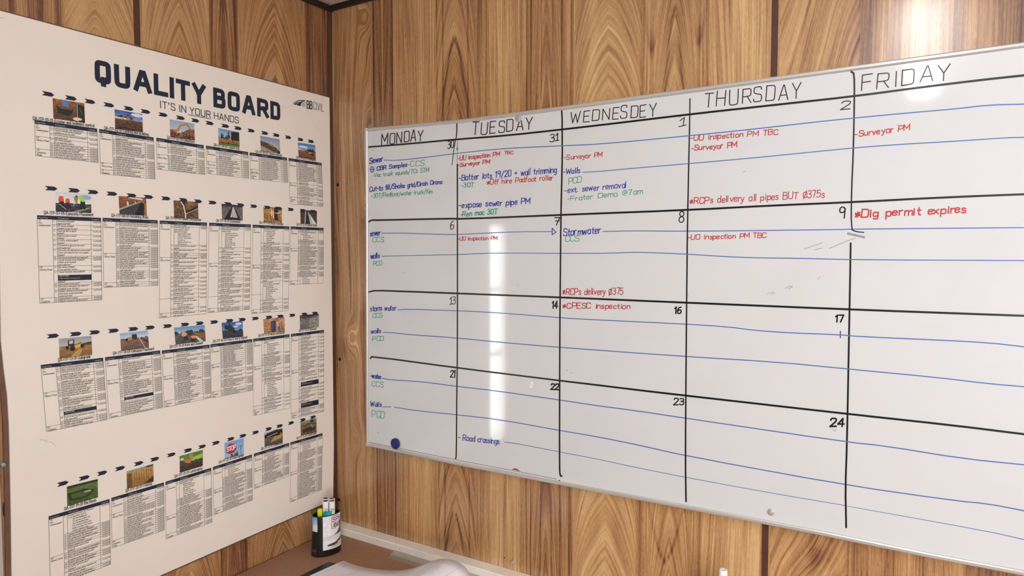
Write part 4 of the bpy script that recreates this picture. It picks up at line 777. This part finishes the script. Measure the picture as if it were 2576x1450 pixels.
HW = [('MONDAY', 960, 364, 1064, 353, 25, 27, 2.5, 'blackthin'), ('TUESDAY', 1188, 340, 1337, 325, 30, 30, 2.5, 'blackthin'), ('WEDNESDEY', 1436, 309, 1649, 291, 25, 33, 2.4, 'blackthin'), ('THURSDAY', 1773, 269, 2013, 247, 35, 39, 2.6, 'blackthin'), ('FRIDAY', 2169, 227, 2388, 199, 39, 38, 3, 'blackthin'),
      ('30', 1126, 374.5, 1141, 371, 18, 18, 2.2, 'black'), ('3|1', 1383, 357, 1406, 354, 17, 18, 2.4, 'black'), ('|1', 1707, 319, 1725, 315, 20, 20, 2.2, 'black'), ('2', 2115, 276, 2138, 274, 20, 20, 2.6, 'black'), ('6', 1133, 577, 1141, 576, 20, 20, 2, 'black'), ('|7', 1394, 565, 1407, 565, 17, 17, 2.6, 'black'), ('8', 1708, 559.5, 1720, 559, 26, 26, 2.6, 'black'), ('9', 2111, 549, 2125, 549, 28, 28, 3.2, 'black'),
      ('|13', 1131, 767, 1146, 766, 18, 18, 1.8, 'black'), ('14', 1389, 776, 1402, 776, 17, 17, 3.2, 'black'), ('16', 1697, 789, 1713, 789, 16, 16, 3.4, 'black'), ('17', 2101, 810, 2121, 810, 17, 17, 3.8, 'black'), ('21', 1133, 949, 1145, 950, 16, 18, 2.8, 'black'), ('22', 1386, 980, 1405, 981, 14, 14, 3.6, 'black'), ('23', 1694.5, 1019, 1719, 1019, 17, 15, 3, 'black'), ('24', 2088.5, 1073.5, 2122, 1073, 20, 19, 4.2, 'black'),
      ('Sewer', 930, 412, 962, 406, 14, 14, 2.2, 'blue'), ('CBR Samples', 947.5, 429, 1023, 419, 9.5, 10, 2, 'blue'), ('-CCS', 1025, 420.5, 1066, 417, 13, 14, 1.4, 'green'), ('-Vac truck squads/TCs STM', 937, 446, 1078, 432.5, 8.5, 11, 1.4, 'green'), ('Cut-to fill/Shake grid/Drain Drana', 930, 482, 1112, 462, 12, 10, 1.9, 'blue'), ('-30T/Padfoot/water truck/Kim', 934, 498, 1088, 486, 10, 10, 1.4, 'green'),
      ('-UU inspection PM', 1151, 404, 1257, 392, 11, 10, 1.9, 'red'), ('TBC', 1268, 388, 1291, 387.5, 8, 7, 1.6, 'red'), ('-Surveyor PM', 1152, 420, 1231, 411, 9, 10, 1.9, 'red'), ('-Batter lots 19/20 + wall trimming', 1154, 455, 1400, 434, 14, 15, 2, 'blue'), ('-30T', 1160, 472, 1192, 470, 10, 11, 1.7, 'green'), ('*Off hire Padfoot roller', 1225, 465, 1391, 452.5, 12, 12, 1.8, 'red'), ('-expose sewer pipe PM', 1155, 524, 1333, 512, 14, 14, 2.1, 'blue'), ('-Ren mac 30T', 1158, 545.5, 1250, 538, 12, 13, 2.2, 'green'),
      ('-Surveyor PM', 1419, 402, 1515, 394, 11, 11, 1.7, 'red'), ('-Walls', 1416, 438, 1459, 435, 13, 13, 2, 'blue'), ('PCD', 1430, 463.5, 1463, 459, 16, 14, 1.5, 'green'), ('-ext. sewer removal', 1420, 486, 1575, 472, 13, 15, 1.9, 'blue'), ('-Frater Demo @7am', 1427, 506, 1616, 488, 11, 14, 1.6, 'green'),
      ('-UU inspection PM TBC', 1737, 354, 1956, 338, 13, 13, 2, 'red'), ('-Surveyor PM', 1739, 379, 1854, 370, 12, 13, 2.1, 'red'), ('*RCPs delivery all pipes BUT \u00d8375s', 1735, 513, 2074, 496, 15, 17, 2, 'red'), ('-Surveyor PM', 2151, 344, 2288, 327, 14, 15, 2.4, 'red'), ('*Dig permit expires', 2151, 547, 2430, 535, 19, 18, 3.4, 'red'),
      ('sewer', 931, 594, 957, 591, 13, 12, 2, 'blue'), ('CCS', 938, 609.5, 965, 609, 12, 12, 1.4, 'green'), ('-UU inspection PM', 1152, 605.5, 1250, 603.5, 9.5, 9, 1.6, 'red'), ('walls', 932, 651, 954, 649, 14, 12, 2, 'blue'), ('PCD', 939, 668.5, 960, 668, 11, 11, 1.3, 'green'), ('Stormwater', 1417, 593, 1510, 587, 17, 17, 2.2, 'blue'), ('CCS', 1422, 608, 1457, 606, 14, 13, 1.5, 'green'), ('-UO inspection PM TBC', 1731, 603, 1928, 598, 12, 12, 1.9, 'red'), ('*RCPs delivery \u00d8375', 1416, 741.5, 1567, 741, 15, 16, 1.9, 'red'), ('*CPESC inspection', 1415, 775.5, 1584, 777, 13, 13, 2, 'red'),
      ('storm water', 932, 783, 996, 781, 13, 12, 1.8, 'blue'), ('CCS', 937, 799.5, 961.6, 799, 11, 11, 1.3, 'green'), ('walls', 933, 839, 958, 837.5, 11, 11, 1.9, 'blue'), ('PCD', 937, 858, 965, 857, 11, 11, 1.4, 'green'), ('-water', 932, 951, 959, 954, 11, 11, 2, 'blue'), ('CCS', 935.5, 971, 963, 975, 12, 13, 1.3, 'green'), ('Walls', 932, 1022, 959, 1024, 11, 11, 2, 'blue'), ('PCD', 936, 1050, 967, 1053, 16, 17, 1.3, 'green'), ('- Road crossings', 1153, 1107, 1256, 1118, 14, 14, 1.9, 'blue')]
for s, x0, y0, x1, y1, h0, h1, w, m in HW:
    k = Ink(); big = s.isupper() and len(s) > 5 and s[-1] == 'Y'
    write(k, s, (x0, y0), (x1, y1), h0, h1, w, jit=.55 if len(s) > 2 else .15, slant=.06, gap=2.6 if s.endswith('DAY') or s.endswith('DEY') else 1.6, space=5)
    k.build('heading' if big else 'date_number' if s.strip('|').isdigit() or s == '3|1' else 'handwritten_note', m, board, wb)
k = Ink(); t = np.linspace(0, 2*math.pi, 14); k.line(np.column_stack([936+5*np.cos(t), 426.5+7*np.sin(t)]), 1.6); k.line([(936, 422), (936, 431)], 1.6); k.line([(932.5, 427), (940, 426)], 1.6); k.build('circled_plus', 'blue', board, wb)
k = Ink(); k.line([(1333, 975), (1338, 960), (1341, 966), (1337, 976), (1333, 975)], 1.8, sm=1); k.build('white_mark', 'white', board, wb)
k = Ink()
for P, w in (([(2023, 627), (2048, 618), (2068, 611)], 1.5), ([(2050, 629), (2067, 624)], 1.4), ([(2087, 625), (2125, 609), (2152, 599)], 1.6), ([(1930, 740), (1944, 735), (1950, 738), (1940, 741)], 1.2), ([(1975, 726), (1988, 720), (1994, 722), (1984, 727)], 1.6), ([(2056, 703), (2064, 697)], 1.4), ([(935, 378), (938, 377)], 1.6), ([(1015, 688), (1019, 685)], 1), ([(1302, 715), (1302, 720)], .8), ([(1870, 433), (1874, 431)], 1.6), ([(1709, 296), (1714, 293)], 1.6), ([(2092, 1078), (2100, 1086), (2104, 1080)], 1.2), ([(1425, 932), (1427, 933)], 1.5), ([(1436, 938), (1438, 939)], 1.5), ([(2134, 588), (2173, 597)], 6), ([(2256, 315), (2260, 313)], 1.5), ([(1731, 747), (1732, 740)], 1), ([(949, 1088), (954, 1092)], 1.4)):
    k.line(P, w)
k.build('erased_marks', 'faint', board, wb)
# chip in the lower edge, bolts
k = Ink(); k.add(np.array([(1286, 1181.5), (1296, 1178.5), (1303, 1182), (1309, 1187), (1298, 1184)]), [(0, 1, 2, 3, 4)]); k.build('edge_chip', 'chip', board, wb, 'brown chip in the board edge')
def hexbolt(px, parent, s=1.):
    q = right([px], WY)[0]; c = (q[0], WY, q[2]); o = B().lathe([(.0095*s, 0), (.0095*s, .001), (.008*s, .0016), (.004*s, .0017)], c, 24, AX_R).build('washer', 'bolt', parent, True)
    B().lathe([(.0052*s, .0016), (.0052*s, .0045), (.0044*s, .0052), (.001*s, .0054)], c, 6, AX_R).build('bolt_head', 'bolt', parent)
hexbolt((1305, 297), board, 1.0); hexbolt((1939, 1289), board, .72)
# magnet
q = right([(997, 1116)], WY)[0]
mg = empty('magnet', (q[0], WY-.0004, q[2]), 'round dark blue magnet at the bottom left of the whiteboard', 'magnet')
B().lathe([(.0140, 0.0004), (.0148, .002), (.0148, .0062), (.0138, .0074), (.006, .0078)], (q[0], WY, q[2]), 40, AX_R).build('magnet_cap', 'magnet', mg, True)

# ------------------------------------------------------------------ screws and pins in the walls
def wood_screw(px, label, r=.0042):
    q = right([px], 0)[0]; t = empty('screw', (q[0], 0, q[2]), label, 'screw', 'dark screws in the wood wall beside the corner')
    B().lathe([(r*1.15, 0.0001), (r*1.1, .0012), (r*.75, .0022), (r*.3, .0018)], (q[0], 0, q[2]), 20, AX_R).build('screw_head', 'screw', t, True)
    k = B(); 
    for a, c in (((q[0]-r*.55, -.0026, q[2]-r*.1), (q[0]+r*.55, -.0020, q[2]+r*.1)), ((q[0]-r*.1, -.0026, q[2]-r*.55), (q[0]+r*.1, -.0020, q[2]+r*.55))): k.box(a, c)
    k.build('cross_slot', 'dark', t)
wood_screw((839, 24), 'dark screw at the very top of the corner, under the ceiling trim')
wood_screw((850, 465), 'dark screw beside the corner, left of the whiteboard monday column')
wood_screw((855, 904), 'dark screw beside the corner just below the wood knot')
wood_screw((853, 1258), 'dark screw beside the corner above the pen cup')
q = right([(1293, 1412)], 0)[0]; n_ = empty('bent_nail', (q[0], 0, q[2]), 'short silver nail in the wood wall under the whiteboard', 'nail')
B().lathe([(.0022, .0001), (.0022, .008), (.0040, .0085), (.0040, .0100), (.002, .0104)], (q[0], 0, q[2]), 14, AX_R).build('nail_head', 'bolt', n_)
q = right([(1269, 1404)], 0)[0]; B().lathe([(.0018, .00005), (.0016, .0005)], (q[0], 0, q[2]), 12, AX_R).build('screw_hole', 'dark', wall_right)
q = left([(3, 1168)], 0)[0]; pn = empty('push_pin', (0, q[1], q[2]), 'clear push pin in the left wall beside the printed board', 'pin')
B().lathe([(.0045, .0002), (.0045, .0015), (.002, .003), (.0022, .008), (.004, .010), (.004, .0115), (.001, .012)], (0, q[1], q[2]), 20, AX_L).build('pin_head', 'clear', pn, True)
q = left([(13, 1282)], 0)[0]; kn = B().lathe([(.009, .00005), (.006, .0004)], (0, q[1], q[2]), 20, AX_L, sx=.5, sy=1.9); kn.build('wood_knot', 'dark', wall_left)

# ------------------------------------------------------------------ desk
DZ = .742
dk = empty('desk', (1.0, -.37, 0), 'brown hardboard desk top in the corner below the boards', 'desk')
B().box((.0055, -.76, DZ-.022), (2.35, -.0045, DZ), .0012).build('desk_top', 'desk', dk)
for x in (.05, 2.26):
    for y in (-.72, -.08): B().box((x, y, .0005), (x+.04, y+.04, DZ-.022)).build('leg', 'paint', dk)
st = empty('cable_cover', (1.0, -.017, DZ), 'cream metal cover strip along the back of the desk', 'cable cover')
prof = [(-.0005, DZ+.0002), (-.034, DZ+.0002), (-.034, DZ+.0185), (-.0325, DZ+.0205), (-.0005, DZ+.0222)]
B().prism([(.0012, y, z) for y, z in prof], (2.3, 0, 0)).build('strip_body', 'paint', st)
for i, px in enumerate([(968, 1354), (1100, 1392), (1261, 1439.5), (1420, 1480), (1620, 1530)]):
    q = level([px], DZ+.0215)[0]; B().lathe([(.0016, 0), (.0013, .0006)], (q[0], min(q[1], -.01), DZ+.0209), 10).build('rivet', 'bolt', st)

# ------------------------------------------------------------------ pen cup with pens
cc = np.array((.1027, -.138, DZ)); CH = .111; rot = math.atan2(.94, .35); A_, B_ = .0410, .0270
cup = empty('pen_cup', tuple(cc), 'oval black pen cup with a printed white wrap in the desk corner', 'cup')
b = B().lathe([(1, .0004), (1.02, .003), (1.0, .03), (.955, .06), (.94, .085), (.96, CH-.002), (.955, CH), (.9, CH), (.89, CH-.004), (.88, .05), (.9, .006), (.3, .005)], cc, 56, sx=A_, sy=B_, rot=rot, caps=(True, True))
b.build('cup_body', 'penblack', cup, True)
def cup_pt(th, h, e=.0004):
    r = np.interp(h, [0, .003, .03, .06, .085, CH], [1, 1.02, 1.0, .955, .94, .96])
    X = (A_*r+e)*np.cos(th); Y = (B_*r+e)*np.sin(th)
    return np.column_stack([cc[0]+X*math.cos(rot)-Y*math.sin(rot), cc[1]+X*math.sin(rot)+Y*math.cos(rot), cc[2]+h])
def wrap_grid(t0, t1, h0, h1, nx, ny, ops, name, seed):
    C = paint(ops, nx, ny, seed); vv, uu = np.meshgrid(np.linspace(h1, h0, ny), np.linspace(t0, t1, nx), indexing='ij')
    P = cup_pt(uu.ravel(), vv.ravel()); jj, ii = np.meshgrid(np.arange(ny-1), np.arange(nx-1), indexing='ij'); a = (jj*nx+ii).ravel()
    o = mesh(name, P, np.column_stack([a, a+nx, a+nx+1, a+1]), M['wrap'], cup, True)
    at = o.data.color_attributes.new('col', 'FLOAT_COLOR', 'POINT'); at.data.foreach_set('color', np.column_stack([C.reshape(-1, 3), np.ones(nx*ny)]).ravel().astype(np.float32))
# the broad printed face looks toward the camera: local angle -90 deg side
wt0, wt1 = -2.08, -.1
wrap_grid(wt0, wt1, .018, CH-.0012, 90, 90, [('g', 0, 100, (232, 234, 240), (240, 238, 234)), ('p', (92, 84, 84), [34, 62, 52, 56, 74, 40, 88, 28, 100, 24, 100, 58, 60, 60]), ('n', 20, 62, 10, 4, 4), ('g', 60, 72, (226, 226, 226), (222, 220, 216)), ('l', (150, 150, 150), .5, [16, 64, 56, 60, 100, 58]), ('p', (34, 36, 46), [48, 80, 100, 68, 100, 78, 60, 84]), ('p', (70, 76, 90), [14, 86, 24, 84, 60, 80, 54, 90, 18, 90]), ('p', (218, 206, 182), [30, 92, 100, 82, 100, 96, 20, 99]), ('e', (120, 110, 90), 74, 92, 2, 3)], 'wrap_print', 3)
wrap_grid(-3.15, -2.5, .07, CH-.0012, 14, 14, [('g', 0, 60, (120, 160, 210), (200, 214, 230)), ('g', 60, 100, (224, 226, 232), (214, 216, 220))], 'wrap_print', 9)
wrap_grid(-3.15, -2.5, .004, .068, 14, 24, [('g', 0, 100, (24, 22, 24), (30, 26, 26)), ('n', 0, 100, 14, 8, 8), ('p', (84, 60, 50), [10, 70, 90, 72, 90, 86, 10, 84])], 'wrap_print', 12)
def on_cup(P):   # P: (angle fraction 0..1, height fraction 0..1) on the printed face
    th = wt0+(wt1-wt0)*P[:, 0]; h = .018+(CH-.0012-.018)*P[:, 1]; return cup_pt(th, h, .0008)
k = Ink(); write(k, 'S', (.36, .80), (.46, .80), .12, .12, .022, up=(0, 1)); write(k, 'SOLUTIONS', (.40, .695), (.86, .695), .055, .055, .017, up=(0, 1), gap=2); 
k.line([(.5, .60), (.34, .60), (.31, .64), (.31, .93), (.34, .97), (.62, .97)], .016, sm=1); k.build('red_lettering', 'wrapred', cup, on_cup)
k = Ink(); write(k, 'PH', (.50, .80), (.74, .80), .12, .12, .018, up=(0, 1), gap=2.4); write(k, 'PLANT HIRE', (.40, .63), (.86, .63), .045, .045, .017, up=(0, 1), gap=2); k.line([(.62, .97), (.95, .97)], .016); k.line([(.39, .765), (.9, .765)], .006); k.build('black_lettering', 'penblack', cup, on_cup)
k = Ink(); k.poly([(.80+.022*math.cos(t_), -.10+.035*math.sin(t_)) for t_ in np.linspace(0, 6.0, 10)]); k.line([(.85, -.09), (.88, -.12), (.91, -.07)], .02); k.build('base_emblem', 'white', cup, on_cup)
# whiteboard markers standing in the cup
CV = np.array([CP[0]-cc[0], CP[1]-cc[1], 0]); CV /= np.linalg.norm(CV)
def in_cup(px, w):      # where the sight line passes at distance w in front of the cup's axis
    d = rays([px])[0]; return CP+d*((w-(CP-cc)@CV)/(d@CV))
def marker(name_m, px, label, w, r=.0079):
    q = in_cup(px, w); x, y, ztop = q; z0 = DZ+.0065
    t = empty('whiteboard_marker', (x, y, z0), label, 'marker', 'white markers in the pen cup')
    B().lathe([(r*.7, z0), (r, z0+.001), (r, ztop-.0012), (r*.96, ztop)], (x, y, 0), 26).build('barrel', 'penwhite', t, True)
    B().lathe([(r*.82, ztop-.0002), (r*.80, ztop+.0006)], (x, y, 0), 26).build('end_plug', name_m, t)
    k = Ink(); 
    # printed oval and lettering on the side facing the camera
    an = math.atan2(CP[1]-y, CP[0]-x)
    f = lambda P: np.column_stack([x+(r+.00015)*np.cos(an+P[:, 0]/r), y+(r+.00015)*np.sin(an+P[:, 0]/r), ztop-.020+P[:, 1]])
    tt = np.linspace(0, 2*math.pi, 13); k.line(np.column_stack([-.0005+.0022*np.cos(tt), -.003+.0052*np.sin(tt)]), .0005)
    k.line([(-.0005, -.0065), (-.0005, .0005)], .0007); k.line([(-.0016, -.001), (-.0005, .0006), (.0006, -.001)], .0006); k.line([(-.0016, -.005), (-.0005, -.0066), (.0006, -.005)], .0006)
    write(k, 'O1', (.003, -.005), (.0062, -.005), .0045, .0045, .0006, up=(0, 1)); k.build('barrel_print', 'ink', t, f)
marker('capblue', (819, 1254.5), 'white marker with blue end, back left in the pen cup', -.0145)
marker('capgreen', (835.2, 1254.8), 'white marker with green end, back right in the pen cup', -.0145)
marker('capblack', (819, 1261), 'white marker with black end, front left in the pen cup', .0015)
marker('capred', (835.2, 1261), 'white marker with red end, front right in the pen cup', .0015)
def lighter(px, off, m, label, w, d):
    x, y, ztop = in_cup(px, off); t = empty('highlighter', (x, y, DZ+.007), label, 'highlighter')
    ro = math.atan2(CR[1], CR[0])
    B().lathe([(.5, DZ+.007), (.8, DZ+.009), (.85, DZ+.07), (.85, ztop-.034)], (x, y, 0), 24, sx=w, sy=d, rot=ro).build('barrel', m, t, True)
    B().lathe([(.9, ztop-.034), (1, ztop-.032), (1, ztop-.005), (.97, ztop-.0022), (.88, ztop-.0006), (.3, ztop)], (x, y, 0), 28, sx=w, sy=d, rot=ro).build('cap', m, t, True)
lighter((804.5, 1281), .006, 'yellow', 'yellow highlighter at the left of the pen cup', .0068, .0060)
lighter((823.5, 1288.5), .0150, 'teal', 'teal highlighter in front of the white markers', .0118, .0062)

# ------------------------------------------------------------------ ruler, book, bottle
rl = empty('ruler', (.36, -.055, DZ), 'silver metal ruler lying against the cable cover', 'ruler')
prof = [(-.0352, DZ+.0003), (-.0352, DZ+.0026), (-.060, DZ+.0026), (-.0755, DZ+.0009), (-.0757, DZ+.0003)]
V = []; pts = [(.2585, .0), (.2715, 1.)]
for x_off in (0, .5):
    for y, z in prof:
        t = (y+.0352)/(-.0757+.0352); V.append((.2585+.0125*t+x_off if not x_off else .76, y, z))
F = [(0, 1, 2, 3, 4), (9, 8, 7, 6, 5)]+[(i, i+5, (i+1) % 5+5, (i+1) % 5) for i in range(5)]
mesh('ruler_blade', V, F, M['ruler'], rl)
k = Ink()
for i in range(48): k.line([(.2765+i*.01, -.0745), (.2765+i*.01, -.0712 if i % 2 else -.0700)], .0006)
k.build('scale_marks', 'ink', rl, lambda P: np.column_stack([P[:, 0], P[:, 1], DZ+.0026-(np.clip(-.060-P[:, 1], 0, 1))*.11+.0002]))
k = Ink()
for i in range(0, 46, 1): write(k, str(i % 10), (.277+i*.01, -.0685), (.279+i*.01, -.0685), .003, .003, .0005, up=(0, 1))
k.build('scale_numbers', 'ink', rl, lambda P: np.column_stack([P[:, 0], P[:, 1], DZ+.0026-(np.clip(-.060-P[:, 1], 0, 1))*.11+.0002]))

bk = empty('open_folder', (.34, -.3, DZ), 'open black folder of loose white pages with one page curling up', 'folder')
B().prism([(.157, -.1848, DZ+.0003), (.1725, -.181, DZ+.0003), (.62, -.176, DZ+.0003), (.62, -.47, DZ+.0003), (.13, -.47, DZ+.0003), (.150, -.2), ][:0] or [(.157, -.1848, DZ+.0003), (.163, -.181, DZ+.0003), (.20, -.176, DZ+.0003), (.60, -.172, DZ+.0003), (.60, -.47, DZ+.0003), (.142, -.47, DZ+.0003)], (0, 0, .003)).build('cover', 'cover', bk)
# profile of the pages along the far edge
FY = -.166
pp = on_axis([(864, 1413), (872, 1414.5), (890, 1421.5), (927.7, 1431), (965, 1435.5), (1000, 1436.8), (1021, 1434.5), (1050.7, 1427), (1076.8, 1416), (1095, 1408.8), (1114, 1405.7), (1132.7, 1407.5), (1151, 1413), (1166, 1423), (1179, 1438), (1186, 1452), (1190, 1466)], 1, FY)[:, [0, 2]]
pp[0, 1] = DZ+.010
def sheet(name, prof, y0, y1, th, m='page', skew=0., parent=None, n=10):
    prof = chaikin(prof, 2); nn = len(prof); V = []; F = []
    for j in range(n+1):
        t = j/n; y = y0+(y1-y0)*t
        for x, z in prof: V.append((x+skew*t, y, DZ+.005+(z-DZ-.005)*(1-.15*t)))
    for j in range(n):
        for i in range(nn-1): a = j*nn+i; F.append((a, a+nn, a+nn+1, a+1))
    o = mesh(name, V, F, M[m], parent, True); md = o.modifiers.new('t', 'SOLIDIFY'); md.thickness = th; md.offset = -1; return o
sheet('page', pp, FY, -.46, .0004, skew=-.03, parent=bk)
flat = np.array([(pp[0, 0]-.004, DZ+.0085), (.30, DZ+.0105), (.42, DZ+.011), (.575, DZ+.009)])
for i in range(4):
    fl = flat.copy(); fl[:, 1] -= i*.0013; fl[:, 0] -= (.002, 0, 0, 0)[0]*i*.9; sheet('page', fl, FY+.0016*i-.003, -.465, .0006, skew=-.03+.002*i, parent=bk)
# print on the curled page: drawing lines left, text columns right
pc = chaikin(pp, 2); sl = np.concatenate([[0], np.cumsum(np.hypot(*np.diff(pc, axis=0).T))])
def on_page(P):    # P: (distance along the page from its left edge, distance toward the viewer)
    x = np.interp(P[:, 0], sl, pc[:, 0]); z = np.interp(P[:, 0], sl, pc[:, 1]); t = P[:, 1]/.294
    zz = DZ+.005+(z-DZ-.005)*(1-.15*t)
    return np.column_stack([x-.03*t, FY-P[:, 1], zz+.0006])
k = Ink(); S = sl[-1]
def pln(a, c, w=.0005):
    n = 24; k.line(np.column_stack([np.linspace(a[0], c[0], n), np.linspace(a[1], c[1], n)]), w)
pln((.012, .012), (.20, .012)); pln((.012, .012), (.012, .28)); pln((.018, .020), (.20, .020), .0003)
tt = np.linspace(0, 2*math.pi, 12); k.line(np.column_stack([.03+.006*np.cos(tt), .022+.006*np.sin(tt)]), .0004); pln((.03, .032), (.03, .014)); pln((.027, .018), (.03, .013)); pln((.033, .018), (.03, .013))
rr = random.Random(3)
for i in range(60):
    x = .04+rr.random()*.15; y = .03+rr.random()*.08; a = rr.random()*3; pln((x, y), (x+.006*math.cos(a), y+.006*math.sin(a)), .0004)
tl = S-.20
for j in range(9):
    pln((tl-.02, .014+j*.008), (tl+.035+rr.random()*.02, .014+j*.008), .0004)
pln((tl+.068, .006), (tl+.068, .15), .0003)
for j in range(26): pln((tl+.085, .012+j*.0042), (tl+.13-rr.random()*.02, .012+j*.0042), .0004)
pln((tl+.155, .004), (tl+.155, .15), .0003)
k.build('page_print', 'ink', bk, on_page)

bx_ = 1.1665; by_ = -.1
bo = empty('bottle', (bx_, by_, DZ), 'white cap of a bottle at the bottom edge in front of the wood wall', 'bottle')
B().lathe([(.024, DZ+.0003), (.026, DZ+.004), (.026, DZ+.13), (.022, DZ+.15), (.0115, DZ+.168), (.0105, DZ+.172)], (bx_, by_, 0), 32).build('bottle_body', 'penwhite', bo, True)
B().lathe([(.0092, DZ+.172), (.0092, DZ+.181), (.0081, DZ+.183), (.0079, DZ+.2), (.0072, DZ+.2018), (.005, DZ+.2005)], (bx_, by_, 0), 32).build('cap', 'penwhite', bo, True)
